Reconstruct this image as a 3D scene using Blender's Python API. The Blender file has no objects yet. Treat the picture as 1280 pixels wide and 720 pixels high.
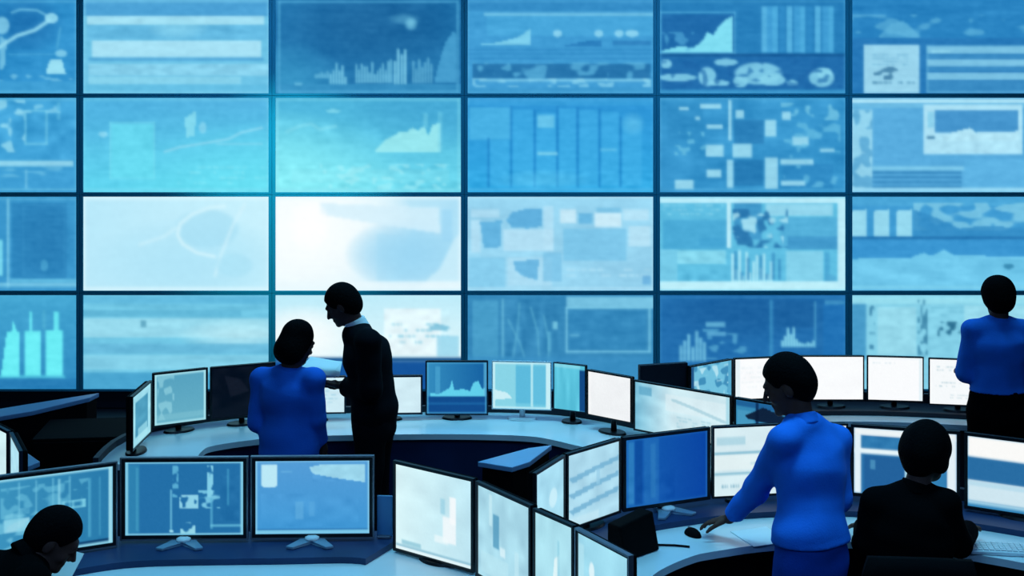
import bpy, bmesh, math
import numpy as np
from mathutils import Vector, Matrix

# ------------------------------------------------------------------ basics
sc = bpy.context.scene
COL = sc.collection
F_PX, EYE, HORIZON, MIDX = 1600.0, 3.0, 107.0, 640.0     # lens (px at 1280 wide), eye height, horizon row


def W(px, py, s):
    """Place in the room of a photo point whose scale is s pixels per metre."""
    return np.array([(px - MIDX) / s, F_PX / s, EYE - (py - HORIZON) / s])


def XY(px, s):
    return np.array([(px - MIDX) / s, F_PX / s])


def A3(x, y, z):
    return np.array([x, y, z], float)


def unit(v):
    v = np.asarray(v, float)
    return v / np.linalg.norm(v)


def lin(c):
    c = np.asarray(c, float) / 255.0
    return np.where(c <= 0.04045, c / 12.92, ((c + 0.055) / 1.055) ** 2.4)


# ------------------------------------------------------------------ materials
def mat(name, rgb, rough=0.5, metal=0.0, spec=0.5, bump=0.0, bscale=40.0, vary=0.0, vscale=6.0, trans=0.0):
    m = bpy.data.materials.new(name)
    m.use_nodes = True
    nt = m.node_tree
    b = nt.nodes['Principled BSDF']
    c = tuple(lin(rgb)) + (1,)
    b.inputs['Base Color'].default_value = c
    b.inputs['Roughness'].default_value = rough
    b.inputs['Metallic'].default_value = metal
    b.inputs['Specular IOR Level'].default_value = spec
    b.inputs['Transmission Weight'].default_value = trans
    tc = nt.nodes.new('ShaderNodeTexCoord')
    if vary:
        n = nt.nodes.new('ShaderNodeTexNoise')
        n.inputs['Scale'].default_value = vscale
        n.inputs['Detail'].default_value = 4
        r = nt.nodes.new('ShaderNodeValToRGB')
        r.color_ramp.elements[0].position = 0.3
        r.color_ramp.elements[1].position = 0.7
        r.color_ramp.elements[0].color = tuple(x * (1 - vary) for x in c[:3]) + (1,)
        r.color_ramp.elements[1].color = tuple(min(1, x * (1 + vary)) for x in c[:3]) + (1,)
        nt.links.new(tc.outputs['Object'], n.inputs['Vector'])
        nt.links.new(n.outputs['Fac'], r.inputs['Fac'])
        nt.links.new(r.outputs['Color'], b.inputs['Base Color'])
    if bump:
        n2 = nt.nodes.new('ShaderNodeTexNoise')
        n2.inputs['Scale'].default_value = bscale
        n2.inputs['Detail'].default_value = 3
        bp = nt.nodes.new('ShaderNodeBump')
        bp.inputs['Strength'].default_value = bump
        bp.inputs['Distance'].default_value = 0.01
        nt.links.new(tc.outputs['Object'], n2.inputs['Vector'])
        nt.links.new(n2.outputs['Fac'], bp.inputs['Height'])
        nt.links.new(bp.outputs['Normal'], b.inputs['Normal'])
    return m


def emit_mat(name, rgb, strength):
    m = bpy.data.materials.new(name)
    m.use_nodes = True
    b = m.node_tree.nodes['Principled BSDF']
    b.inputs['Base Color'].default_value = (0.8, 0.8, 0.8, 1)
    b.inputs['Emission Color'].default_value = tuple(lin(rgb)) + (1,)
    b.inputs['Emission Strength'].default_value = strength
    return m


def screen_mat():
    m = bpy.data.materials.new('lit_screen')
    m.use_nodes = True
    nt = m.node_tree
    b = nt.nodes['Principled BSDF']
    b.inputs['Base Color'].default_value = (0.004, 0.005, 0.007, 1)
    b.inputs['Roughness'].default_value = 0.45
    b.inputs['Specular IOR Level'].default_value = 0.15
    a = nt.nodes.new('ShaderNodeAttribute')
    a.attribute_name = 'picture'
    nt.links.new(a.outputs['Color'], b.inputs['Emission Color'])
    b.inputs['Emission Strength'].default_value = 1.0
    m.cycles.emission_sampling = 'NONE'
    return m


M = dict(
    screen=screen_mat(),
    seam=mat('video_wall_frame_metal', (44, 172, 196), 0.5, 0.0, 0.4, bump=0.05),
    wallback=mat('wall_paint_navy', (26, 44, 66), 0.8, bump=0.1, bscale=60),
    wallside=mat('wall_paint_slate', (30, 36, 46), 0.85, bump=0.1, bscale=60),
    ceil=mat('ceiling_tile_dark', (30, 34, 40), 0.9, bump=0.2, bscale=30, vary=0.15),
    floor=mat('floor_carpet_dark', (12, 18, 30), 0.7, bump=0.3, bscale=200, vary=0.25, vscale=30),
    desk=mat('desk_laminate_pale', (214, 228, 234), 0.25, 0, 0.5, vary=0.05, vscale=3, bump=0.02),
    desk_blue=mat('desk_laminate_blue', (120, 160, 200), 0.35, 0, 0.5, vary=0.05, bump=0.02),
    panel=mat('desk_panel_dark', (22, 30, 44), 0.55, 0, 0.4, vary=0.15, vscale=4),
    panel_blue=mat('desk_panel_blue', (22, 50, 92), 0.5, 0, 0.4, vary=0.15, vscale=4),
    plastic=mat('monitor_plastic_black', (14, 17, 22), 0.4, 0, 0.4, bump=0.03, bscale=300),
    blacky=mat('black_shell', (6, 7, 9), 0.8, 0, 0.06, bump=0.05, bscale=200),
    navybez=mat('monitor_plastic_navy', (24, 34, 52), 0.4, 0, 0.4, bump=0.03, bscale=300),
    whitebez=mat('monitor_plastic_white', (205, 215, 222), 0.4, 0, 0.4, bump=0.03, bscale=300),
    steel=mat('brushed_steel_rim', (150, 152, 160), 0.35, 0.8, 0.5, bump=0.05, bscale=200),
    chrome=mat('chrome', (210, 216, 222), 0.15, 1.0, 0.5, bump=0.02),
    whitepl=mat('white_plastic', (220, 226, 230), 0.4, 0, 0.4, bump=0.02),
    paper=mat('paper', (240, 242, 244), 0.8, 0, 0.2, bump=0.03),
    skin=mat('skin', (88, 62, 54), 0.6, 0, 0.1, bump=0.05, bscale=80, vary=0.06),
    hair=mat('hair_black', (6, 6, 8), 0.8, 0, 0.04, bump=0.5, bscale=90),
    shirt=mat('shirt_blue', (38, 120, 232), 0.85, 0, 0.1, bump=0.15, bscale=120, vary=0.06, vscale=9),
    shirtd=mat('shirt_deep_blue', (34, 104, 214), 0.85, 0, 0.1, bump=0.15, bscale=120, vary=0.06, vscale=9),
    trouser_blue=mat('trouser_navy', (28, 80, 180), 0.85, 0, 0.1, bump=0.15, bscale=120),
    black=mat('cloth_black', (6, 7, 9), 0.95, 0, 0.03, bump=0.15, bscale=120),
    suit=mat('suit_wool_black', (10, 13, 19), 0.9, 0, 0.05, bump=0.15, bscale=150),
    collar=mat('cotton_white', (225, 230, 235), 0.8, 0, 0.2, bump=0.1, bscale=120),
    leather=mat('shoe_leather', (12, 12, 14), 0.4, 0, 0.4, bump=0.05),
    mesh_fab=mat('chair_fabric_black', (10, 11, 14), 0.9, 0, 0.1, bump=0.3, bscale=300),
    standm=mat('stand_metal_pale', (128, 158, 180), 0.35, 0.2, 0.5, bump=0.03),
    glass=mat('divider_acrylic_blue', (84, 150, 205), 0.3, 0, 0.5, bump=0.02),
    lamp=emit_mat('lamp_diffuser', (150, 200, 255), 2.0),
)


# ------------------------------------------------------------------ objects
def link(name, me, m, parent=None, smooth=False):
    me.materials.clear()
    me.materials.append(m)
    if smooth:
        me.shade_smooth()
    o = bpy.data.objects.new(name, me)
    COL.objects.link(o)
    if parent is not None:
        o.parent = parent
    return o


def obj(name, bm, m, parent=None, smooth=False):
    me = bpy.data.meshes.new(name)
    bmesh.ops.recalc_face_normals(bm, faces=bm.faces)
    bm.to_mesh(me)
    bm.free()
    return link(name, me, m, parent, smooth)


def tag(o, label, cat=None, group=None, kind=None):
    o['label'] = label
    if cat:
        o['category'] = cat
    if group:
        o['group'] = group
    if kind:
        o['kind'] = kind
    return o


def thing(name, label, cat, loc=(0, 0, 0), rz=0.0, group=None):
    o = bpy.data.objects.new(name, None)
    COL.objects.link(o)
    o.location = Vector([float(v) for v in loc])
    o.rotation_euler = (0, 0, rz)
    o.empty_display_size = 0.1
    return tag(o, label, cat, group)


def box(bm, c, size, R=None, bev=0.0, seg=2):
    r = bmesh.ops.create_cube(bm, size=1.0)
    vs = r['verts']
    bmesh.ops.scale(bm, vec=Vector(size), verts=vs)
    if bev > 0:
        es = list({e for v in vs for e in v.link_edges})
        g = bmesh.ops.bevel(bm, geom=es, offset=bev, segments=seg, profile=0.5, affect='EDGES')
        vs = list({v for f in g['faces'] for v in f.verts} | {v for v in vs if v.is_valid})
        vs = [v for v in vs if v.is_valid]
    if R is not None:
        bmesh.ops.rotate(bm, verts=vs, cent=(0, 0, 0), matrix=R)
    bmesh.ops.translate(bm, verts=vs, vec=Vector([float(x) for x in c]))
    return vs


def boxbm(c, size, R=None, bev=0.0, seg=2):
    bm = bmesh.new()
    box(bm, c, size, R, bev, seg)
    return bm


def tube(bm, pts, rads, n=12):
    """A tube along pts with a radius at each, capped."""
    pts = [np.asarray(p, float) for p in pts]
    rings = []
    for i, p in enumerate(pts):
        d = unit(pts[min(i + 1, len(pts) - 1)] - pts[max(i - 1, 0)])
        a = unit(np.cross(d, (0, 0, 1) if abs(d[2]) < 0.9 else (1, 0, 0)))
        b = np.cross(d, a)
        r = rads[i] if hasattr(rads, '__len__') else rads
        rings.append([bm.verts.new(p + r * (math.cos(t) * a + math.sin(t) * b)) for t in np.linspace(0, 2 * math.pi, n, endpoint=False)])
    for A, B in zip(rings[:-1], rings[1:]):
        for i in range(n):
            bm.faces.new((A[i], A[(i + 1) % n], B[(i + 1) % n], B[i]))
    bm.faces.new(rings[0][::-1])
    bm.faces.new(rings[-1])


def tubebm(pts, rads, n=12):
    bm = bmesh.new()
    tube(bm, pts, rads, n)
    return bm


def prism(poly, z0, z1, bev=0.0):
    bm = bmesh.new()
    a = [bm.verts.new((float(p[0]), float(p[1]), z0)) for p in poly]
    b = [bm.verts.new((float(p[0]), float(p[1]), z1)) for p in poly]
    bm.faces.new(a[::-1])
    bm.faces.new(b)
    n = len(a)
    for i in range(n):
        bm.faces.new((a[i], a[(i + 1) % n], b[(i + 1) % n], b[i]))
    if bev:
        bmesh.ops.bevel(bm, geom=list(bm.edges), offset=bev, segments=2, profile=0.5, affect='EDGES')
    return bm


# ------------------------------------------------------------------ pictures shown on screens
class Pic:
    """A small picture in sRGB 0..255 over the box x0..x1, y0..y1 (y down)."""

    def __init__(s, box4, nx, ny, base):
        s.x0, s.y0, s.x1, s.y1 = box4
        s.nx, s.ny = nx, ny
        s.a = np.zeros((ny, nx, 3)) + np.asarray(base, float)
        X, Y = np.meshgrid(np.linspace(s.x0, s.x1, nx), np.linspace(s.y0, s.y1, ny))
        s.X, s.Y = X, Y
        s.px = (s.x1 - s.x0) / nx
        s.py = (s.y1 - s.y0) / ny

    def mix(s, m, c, al=1.0):
        m = (m * al)[..., None]
        s.a = s.a * (1 - m) + np.asarray(c, float) * m
        return s

    def rect(s, x0, y0, x1, y1, c, al=1.0, soft=0.6):
        def edge(v, lo, hi, d):
            d = max(d * soft, 1e-6)
            return np.clip((v - lo) / d + 0.5, 0, 1) * np.clip((hi - v) / d + 0.5, 0, 1)
        return s.mix(edge(s.X, x0, x1, s.px * 1.5) * edge(s.Y, y0, y1, s.py * 1.5), c, al)

    def vgrad(s, y0, y1, c0, c1, al=1.0):
        t = np.clip((s.Y - y0) / (y1 - y0), 0, 1)[..., None]
        g = np.asarray(c0, float) * (1 - t) + np.asarray(c1, float) * t
        s.a = s.a * (1 - al) + g * al
        return s

    def hgrad(s, x0, x1, c0, c1, al=1.0):
        t = np.clip((s.X - x0) / (x1 - x0), 0, 1)[..., None]
        g = np.asarray(c0, float) * (1 - t) + np.asarray(c1, float) * t
        s.a = s.a * (1 - al) + g * al
        return s

    def blob(s, cx, cy, rx, ry, c, al=1.0, p=1.0):
        d = ((s.X - cx) / rx) ** 2 + ((s.Y - cy) / ry) ** 2
        return s.mix(np.clip(1 - d, 0, 1) ** p, c, al)

    def disc(s, cx, cy, rx, ry, c, al=1.0):
        d = np.sqrt(((s.X - cx) / rx) ** 2 + ((s.Y - cy) / ry) ** 2)
        return s.mix(np.clip((1 - d) * 6, 0, 1), c, al)

    def poly(s, pts, c, al=1.0):
        ins = np.zeros(s.X.shape, bool)
        n = len(pts)
        for i in range(n):
            (xa, ya), (xb, yb) = pts[i], pts[(i + 1) % n]
            if ya == yb:
                continue
            cond = (ya > s.Y) != (yb > s.Y)
            ins ^= cond & (s.X < (xb - xa) * (s.Y - ya) / (yb - ya) + xa)
        return s.mix(ins.astype(float), c, al)

    def line(s, pts, w, c, al=1.0):
        m = np.zeros(s.X.shape)
        for (xa, ya), (xb, yb) in zip(pts[:-1], pts[1:]):
            L = max((xb - xa) ** 2 + (yb - ya) ** 2, 1e-9)
            t = np.clip(((s.X - xa) * (xb - xa) + (s.Y - ya) * (yb - ya)) / L, 0, 1)
            d = np.hypot(s.X - xa - t * (xb - xa), s.Y - ya - t * (yb - ya))
            m = np.maximum(m, np.clip(w - d + 0.5 * s.px, 0, s.px) / s.px)
        return s.mix(np.clip(m, 0, 1), c, al)

    def frame(s, x0, y0, x1, y1, w, c, al=1.0):
        s.rect(x0, y0, x1, y0 + w, c, al)
        s.rect(x0, y1 - w, x1, y1, c, al)
        s.rect(x0, y0, x0 + w, y1, c, al)
        return s.rect(x1 - w, y0, x1, y1, c, al)

    def bars(s, x0, x1, base, hs, c, al=1.0, gap=0.12):
        w = (x1 - x0) / len(hs)
        for i, h in enumerate(hs):
            if h > 0:
                s.rect(x0 + i * w + gap * w / 2, base - h, x0 + (i + 1) * w - gap * w / 2, base, c, al)
        return s

    def area(s, pts, base, c, al=1.0):
        return s.poly([(pts[0][0], base)] + list(pts) + [(pts[-1][0], base)], c, al)

    def noise(s, box4, cw, ch, amp, seed, lo=None, c=None, thr=0.62):
        """Blotches of size cw x ch; with c, blotches above thr are painted c."""
        r = np.random.RandomState(seed)
        x0, y0, x1, y1 = box4
        gx, gy = max(2, int((x1 - x0) / cw) + 2), max(2, int((y1 - y0) / ch) + 2)
        g = r.rand(gy, gx)
        u = np.clip((s.X - x0) / (x1 - x0), 0, 1) * (gx - 1.001)
        v = np.clip((s.Y - y0) / (y1 - y0), 0, 1) * (gy - 1.001)
        iu, iv = u.astype(int), v.astype(int)
        fu, fv = u - iu, v - iv
        n = (g[iv, iu] * (1 - fu) + g[iv, iu + 1] * fu) * (1 - fv) + (g[iv + 1, iu] * (1 - fu) + g[iv + 1, iu + 1] * fu) * fv
        m = ((s.X >= x0) & (s.X <= x1) & (s.Y >= y0) & (s.Y <= y1)).astype(float)
        if c is None:
            s.a = s.a + (m * (n - 0.5) * 2 * amp)[..., None] * np.array([0.9, 1.0, 0.9])
            return s
        return s.mix(m * np.clip((n - thr) / 0.12, 0, 1), c, amp)

    def text(s, box4, rows, c, al, seed, fill=0.75, h=0.45):
        """Rows of dashes too small to read."""
        r = np.random.RandomState(seed)
        x0, y0, x1, y1 = box4
        dy = (y1 - y0) / rows
        for i in range(rows):
            x = x0
            while x < x1:
                w = (x1 - x0) * r.uniform(0.02, 0.12)
                if r.rand() < fill:
                    s.rect(x, y0 + i * dy, min(x + w, x1), y0 + (i + h) * dy, c, al * r.uniform(0.5, 1))
                x += w + (x1 - x0) * 0.02
        return s

    def done(s, grain=1.2, seed=1, blur=1):
        r = np.random.RandomState(seed)
        s.a = s.a + r.normal(0, grain, s.a.shape[:2])[..., None]
        for _ in range(blur):
            p = np.pad(s.a, ((1, 1), (1, 1), (0, 0)), mode='edge')
            s.a = (p[:-2, 1:-1] + p[2:, 1:-1] + p[1:-1, :-2] + p[1:-1, 2:] + 4 * p[1:-1, 1:-1]) / 8
        return np.clip(s.a, 0, 255)


def quads_mesh(name, V, Q):
    me = bpy.data.meshes.new(name)
    me.vertices.add(len(V))
    me.vertices.foreach_set('co', np.ascontiguousarray(V, np.float32).ravel())
    me.loops.add(4 * len(Q))
    me.loops.foreach_set('vertex_index', np.ascontiguousarray(Q, np.int32).ravel())
    me.polygons.add(len(Q))
    me.polygons.foreach_set('loop_start', np.arange(len(Q), dtype=np.int32) * 4)
    me.update(calc_edges=True)
    me.validate()
    return me


def screen_mesh(pic, w, h, z0):
    """A grid w x h in the local xz plane facing -y, its picture in a colour attribute."""
    ny, nx = pic.shape[:2]
    X, Z = np.meshgrid(np.linspace(-w / 2, w / 2, nx), np.linspace(z0 + h, z0, ny))
    co = np.stack([X, np.zeros_like(X), Z], -1).reshape(-1, 3)
    i = np.arange(ny * nx).reshape(ny, nx)
    q = np.stack([i[:-1, :-1], i[1:, :-1], i[1:, 1:], i[:-1, 1:]], -1).reshape(-1, 4)
    me = quads_mesh('screen', co, q)
    at = me.color_attributes.new('picture', 'FLOAT_COLOR', 'POINT')
    c = np.ones((ny * nx, 4), np.float32)
    c[:, :3] = lin(pic.reshape(-1, 3))
    at.data.foreach_set('color', c.ravel())
    return me


def ringbm(w, h, z0, bez, y0, y1, bz=None):
    """A rectangular frame w x h (outer) with rim width bez, from y0 to y1."""
    bz = bez if bz is None else bz
    bm = bmesh.new()

    def loop(x, za, zb, y):
        return [bm.verts.new(p) for p in ((-x, y, za), (x, y, za), (x, y, zb), (-x, y, zb))]
    o0, i0 = loop(w / 2, z0, z0 + h, y0), loop(w / 2 - bez, z0 + bz, z0 + h - bz, y0)
    o1, i1 = loop(w / 2, z0, z0 + h, y1), loop(w / 2 - bez, z0 + bz, z0 + h - bz, y1)
    for k in range(4):
        j = (k + 1) % 4
        bm.faces.new((o0[k], o0[j], i0[j], i0[k]))
        bm.faces.new((o1[k], i1[k], i1[j], o1[j]))
        bm.faces.new((o0[k], o1[k], o1[j], o0[j]))
        bm.faces.new((i0[k], i0[j], i1[j], i1[k]))
    return bm


# ------------------------------------------------------------------ the room
WALL_S = 135.0
WY = F_PX / WALL_S
RX, RY0, CEIL = 7.2, -2.5, 4.5


def struct(name, bm, m):
    o = obj(name, bm, m)
    o['kind'] = 'structure'
    return o


struct('floor', boxbm((0, (RY0 + WY + 0.6) / 2, -0.05), (2 * RX + 0.4, WY + 0.6 - RY0 + 0.4, 0.1)), M['floor'])
struct('ceiling', boxbm((0, (RY0 + WY + 0.6) / 2, CEIL + 0.05), (2 * RX + 0.4, WY + 0.6 - RY0 + 0.4, 0.1)), M['ceil'])
struct('wall_back', boxbm((0, WY + 0.35, CEIL / 2), (2 * RX, 0.2, CEIL)), M['wallback'])
struct('wall_left', boxbm((-RX - 0.1, (RY0 + WY + 0.4) / 2, CEIL / 2), (0.2, WY + 0.4 - RY0, CEIL)), M['wallside'])
struct('wall_right', boxbm((RX + 0.1, (RY0 + WY + 0.4) / 2, CEIL / 2), (0.2, WY + 0.4 - RY0, CEIL)), M['wallside'])
struct('wall_front', boxbm((0, RY0 - 0.1, CEIL / 2), (2 * RX + 0.4, 0.2, CEIL)), M['wallside'])
struct('baseboard_back', boxbm((0, WY + 0.235, 0.06), (2 * RX, 0.03, 0.12), bev=0.006), M['panel'])

# ------------------------------------------------------------------ video wall
PX0, PDX = -140.2, 240.2
PYS = [-3.5, 119.5, 243.0, 366.0, 489.0]
pics = {}


def panel_pic(c, r, base):
    x0 = PX0 + PDX * c + 5.5
    y0, y1 = PYS[r] + 2.8, PYS[r + 1] - 2.5
    p = Pic((x0, y0, x0 + PDX - 11, y1), 132, 66, base)
    pics[(c, r)] = p
    return p


LT = (150, 220, 242)
# row 0
p = panel_pic(0, 0, (48, 145, 205))
p.blob(30, 30, 50, 40, (30, 112, 176), 0.8).noise((-140, 0, 100, 118), 18, 10, 10, 3)
p.line([(-20, 70), (5, 55), (20, 45), (42, 38), (60, 26)], 2.2, LT, 0.9).line([(14, 16), (25, 12), (45, 13), (62, 22)], 1.3, (120, 200, 232), 0.8)
p.disc(63, 23, 9, 7, LT, 0.9).disc(2, 32, 10, 12, LT, 0.7).poly([(0, 45), (8, 50), (5, 85), (0, 88)], LT, 0.6)
p.poly([(58, 82), (62, 75), (76, 75), (81, 93), (57, 93)], (165, 232, 248), 0.9).disc(75, 67, 8, 5, LT, 0.7)
p.line([(74, 35), (70, 60)], 1.2, (95, 185, 225), 0.6).rect(10, 67, 70, 69, (90, 180, 225), 0.5)
p.noise((-140, 92, 95, 102), 9, 4, 0.5, 5, c=LT).rect(-140, 102, 96, 116, (70, 165, 215), 0.6).frame(-140, 1, 95, 116, 2, (105, 190, 228), 0.7)
p = panel_pic(1, 0, (108, 195, 230))
p.rect(100, 0, 340, 20, (76, 162, 214)).rect(110, 20, 329, 31, (160, 222, 242)).rect(110, 31, 335, 50, (100, 186, 226))
p.noise((110, 20, 330, 50), 16, 6, 12, 7).blob(222, 35, 40, 16, LT, 0.5).rect(116, 51, 325, 72, (166, 226, 246)).rect(112, 72, 328, 76, (84, 170, 218))
p.rect(112, 80, 337, 95, (134, 208, 236)).noise((112, 80, 337, 95), 8, 4, 14, 8).rect(112, 96, 300, 105, (140, 214, 238), 0.8).rect(100, 106, 340, 118, (98, 190, 228), 0.8).frame(106, 1, 335, 116, 2, (126, 206, 236), 0.7)
p = panel_pic(2, 0, (34, 116, 172))
p.blob(470, 30, 110, 60, (24, 98, 154), 0.9).blob(350, 110, 90, 60, (62, 160, 206), 0.7).noise((345, 0, 580, 118), 30, 14, 7, 4)
r_ = np.random.RandomState(4)
sk = (120, 200, 230)
p.bars(394, 412, 98, [5, 6, 8, 6, 9], sk, 0.6).bars(412, 434, 106, [14, 18, 27, 18, 24, 10], sk, 0.9, 0.25).bars(444, 490, 104, 8 + 16 * r_.rand(14) + np.linspace(0, 6, 14), sk, 0.8, 0.2)
p.bars(491, 508, 106, [30, 45, 38, 44], (130, 208, 235), 0.9, 0.3).bars(514, 540, 104, [28, 18, 30, 20, 26, 32, 24], sk, 0.6, 0.25)
p.area([(543, 98), (550, 70), (556, 52), (565, 40), (568, 42)], 103, (72, 160, 208), 0.9).blob(513, 30, 9, 9, sk, 0.9).blob(505, 24, 22, 8, sk, 0.4)
p.rect(345, 105, 580, 118, (56, 146, 196), 0.8).disc(374, 105, 6, 2, sk, 0.6).frame(349, 1, 572, 116, 2.5, (82, 170, 214), 0.8)
p = panel_pic(3, 0, (64, 156, 212))
p.rect(580, 0, 820, 14, (52, 140, 198)).rect(606, 16, 818, 20, (118, 198, 232), 0.8).rect(610, 20, 818, 45, (70, 165, 218))
p.area([(598, 56), (625, 53), (650, 46), (663, 36), (664, 44)], 57, (122, 205, 236)).noise((585, 25, 660, 60), 14, 5, 8, 9)
for x, w in ((697, 6), (748, 6), (773, 6), (789, 9)):
    p.disc(x, 42, w, 5, (140, 212, 240), 0.9)
p.area([(705, 57), (730, 52), (752, 50)], 59, (36, 118, 182), 0.8).rect(765, 51, 812, 57, (42, 122, 184), 0.7)
for y in (61, 66, 72):
    p.rect(585, y, 818, y + 2.5, (46, 134, 194), 0.7)
p.rect(592, 80, 812, 98, (38, 116, 172)).noise((592, 78, 812, 100), 9, 8, 0.7, 6, c=(92, 180, 222), thr=0.6).rect(600, 99, 812, 102, LT, 0.7).noise((592, 98, 812, 108), 8, 5, 0.6, 8, c=LT).rect(580, 110, 820, 118, (60, 152, 206)).frame(585, 1, 817, 116, 2, (86, 174, 222), 0.6)
p = panel_pic(4, 0, (38, 126, 186))
p.rect(828, 18, 918, 66, (30, 106, 170)).area([(828, 64), (850, 58), (868, 60), (880, 50), (885, 40), (892, 44), (900, 32), (908, 24), (917, 20)], 66, (128, 222, 243))
p.noise((828, 40, 880, 64), 7, 6, 0.6, 4, c=(84, 172, 218)).frame(826, 15, 920, 67, 1.6, (90, 178, 222), 0.8)
for i, x in enumerate((952, 958, 965, 974, 983, 992, 999, 1008, 1018, 1027, 1034)):
    p.rect(x, 8, x + 7, 66, ((96, 188, 232), (70, 164, 218), (84, 180, 228), (48, 140, 200))[i % 4], 0.8)
p.rect(826, 67, 1056, 71, (22, 92, 152)).rect(826, 71, 1056, 112, (32, 108, 172))
for a in ((885, 96, 12, 13), (926, 102, 10, 8), (948, 92, 32, 15), (965, 100, 18, 8), (1026, 97, 17, 13), (1030, 92, 10, 8), (848, 97, 26, 5), (834, 80, 8, 6), (900, 104, 14, 4), (908, 78, 16, 5), (990, 104, 8, 4)):
    p.disc(*a, (136, 212, 237), 0.85)
p.noise((826, 72, 1056, 112), 8, 6, 0.6, 22, c=(28, 100, 165), thr=0.6).rect(826, 112, 1060, 118, (52, 142, 198)).frame(826, 1, 1056, 116, 2, (80, 168, 214), 0.5)
p = panel_pic(5, 0, (42, 132, 194))
p.rect(1060, 48, 1310, 118, (38, 120, 184)).noise((1060, 5, 1310, 20), 40, 4, 12, 3).noise((1060, 18, 1310, 48), 14, 9, 0.7, 31, c=(92, 176, 218), thr=0.55).area([(1100, 44), (1115, 30), (1130, 26), (1150, 44)], 47, (98, 182, 222), 0.6)
p.rect(1081, 56, 1150, 117, (152, 212, 237)).text((1092, 68, 1136, 84), 4, (104, 172, 208), 0.8, 6).noise((1094, 84, 1128, 100), 7, 5, 0.8, 11, c=(60, 120, 160), thr=0.5).text((1092, 102, 1144, 108), 1, (70, 132, 170), 0.9, 4, 0.9)
for i, y in enumerate((58, 68, 74, 84, 91, 101)):
    p.rect(1159, y, 1310, y + (9, 5, 9, 5, 9, 14)[i], ((122, 194, 228), (58, 140, 196))[i % 2])
p.rect(1165, 63, 1188, 66, LT, 0.8).frame(1159, 57, 1310, 116, 1.5, (112, 190, 226), 0.8)
# row 1
p = panel_pic(0, 1, (62, 160, 214))
p.noise((-140, 120, 100, 200), 12, 10, 16, 5).noise((-140, 125, 30, 190), 9, 9, 0.8, 6, c=LT, thr=0.55).frame(30, 138, 58, 181, 2, (120, 205, 234), 0.8).rect(70, 128, 74, 150, (110, 198, 232), 0.5).noise((20, 128, 75, 142), 9, 6, 0.6, 9, c=LT)
p.rect(-140, 201, 90, 208, (152, 218, 240), 0.9).rect(-140, 210, 90, 238, (64, 160, 214)).rect(31, 212, 33, 236, LT, 0.6).noise((-140, 209, 90, 222), 20, 4, 0.5, 7, c=(120, 200, 232)).frame(-140, 124, 95, 238, 2, (110, 196, 230), 0.7)
p = panel_pic(1, 1, (86, 188, 228))
p.vgrad(124, 240, (84, 180, 226), (96, 214, 240)).blob(340, 240, 200, 90, (110, 232, 246), 0.6).blob(110, 125, 120, 60, (74, 174, 222), 0.6)
p.rect(140, 155, 192, 222, (106, 222, 242), 0.75).disc(130, 168, 6, 4, LT, 0.7).frame(138, 153, 194, 224, 1.5, (130, 230, 244), 0.6).noise((125, 155, 200, 230), 10, 10, 6, 4)
p.poly([(231, 148), (245, 138), (243, 170), (232, 172)], (140, 224, 242), 0.8).disc(253, 160, 5, 8, LT, 0.6).line([(206, 190), (225, 184), (250, 180), (285, 174), (300, 166), (326, 160)], 1.3, LT, 0.8).line([(270, 180), (326, 180)], 1, LT, 0.6)
p.text((222, 208, 334, 234), 4, (150, 236, 248), 0.45, 5, 0.6).frame(105, 124, 335, 238, 2, (130, 220, 242), 0.5)
p = panel_pic(2, 1, (88, 190, 222))
p.vgrad(124, 240, (76, 178, 218), (108, 216, 238)).blob(340, 245, 180, 110, (140, 240, 248), 0.9).blob(560, 130, 130, 60, (62, 160, 208), 0.6)
p.area([(468, 190), (480, 176), (495, 168), (500, 164), (506, 166), (515, 160), (522, 163), (530, 157), (534, 170), (540, 156), (550, 154)], 190, (156, 234, 240), 0.9).rect(528, 142, 534, 160, (120, 212, 236), 0.5).rect(546, 140, 552, 190, (120, 212, 236), 0.4)
p.line([(360, 165), (375, 158), (390, 155), (400, 162), (420, 158)], 2, (140, 226, 242), 0.5).disc(417, 139, 10, 2.5, (150, 230, 244), 0.6).noise((350, 150, 480, 180), 12, 7, 10, 8).noise((350, 205, 575, 238), 9, 4, 14, 9).rect(365, 212, 560, 228, (150, 236, 246), 0.25).noise((400, 205, 575, 238), 7, 4, 0.4, 6, c=(180, 244, 250), thr=0.6).frame(347, 124, 573, 238, 2, (140, 226, 242), 0.6)
p = panel_pic(3, 1, (50, 164, 224))
p.vgrad(124, 240, (46, 148, 214), (52, 172, 230)).rect(588, 134, 640, 175, (82, 186, 232), 0.7)
xs = [612, 640, 669, 697, 722, 749, 775, 803]
for i, x in enumerate(xs[:-1]):
    t = (176, 137, 142, 136, 138, 140, 150)[i]
    p.rect(x + 2, t, xs[i + 1] - 2, 232, (70, 180, 234), 0.55).rect(x - 1.5, t - 4, x + 1, 234, (30, 124, 194), 0.7)
p.rect(672, 144, 693, 160, (118, 206, 238), 0.7).rect(672, 190, 697, 194, (132, 214, 240), 0.8).rect(750, 186, 770, 189, (110, 202, 238), 0.7).blob(790, 155, 16, 16, (100, 194, 236), 0.6).blob(680, 225, 60, 14, (92, 196, 238), 0.5).noise((585, 215, 817, 238), 8, 5, 9, 4).rect(585, 126, 817, 132, (60, 164, 222), 0.7).frame(584, 124, 817, 238, 2, (92, 186, 232), 0.6)
p = panel_pic(4, 1, (54, 148, 204))
p.noise((826, 124, 1056, 238), 26, 18, 14, 12).rect(918, 150, 955, 180, (38, 120, 178), 0.7).rect(918, 200, 954, 232, (34, 116, 174), 0.7).rect(836, 130, 880, 175, (48, 140, 196), 0.6).rect(978, 205, 1040, 235, (40, 128, 188), 0.5)
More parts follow.
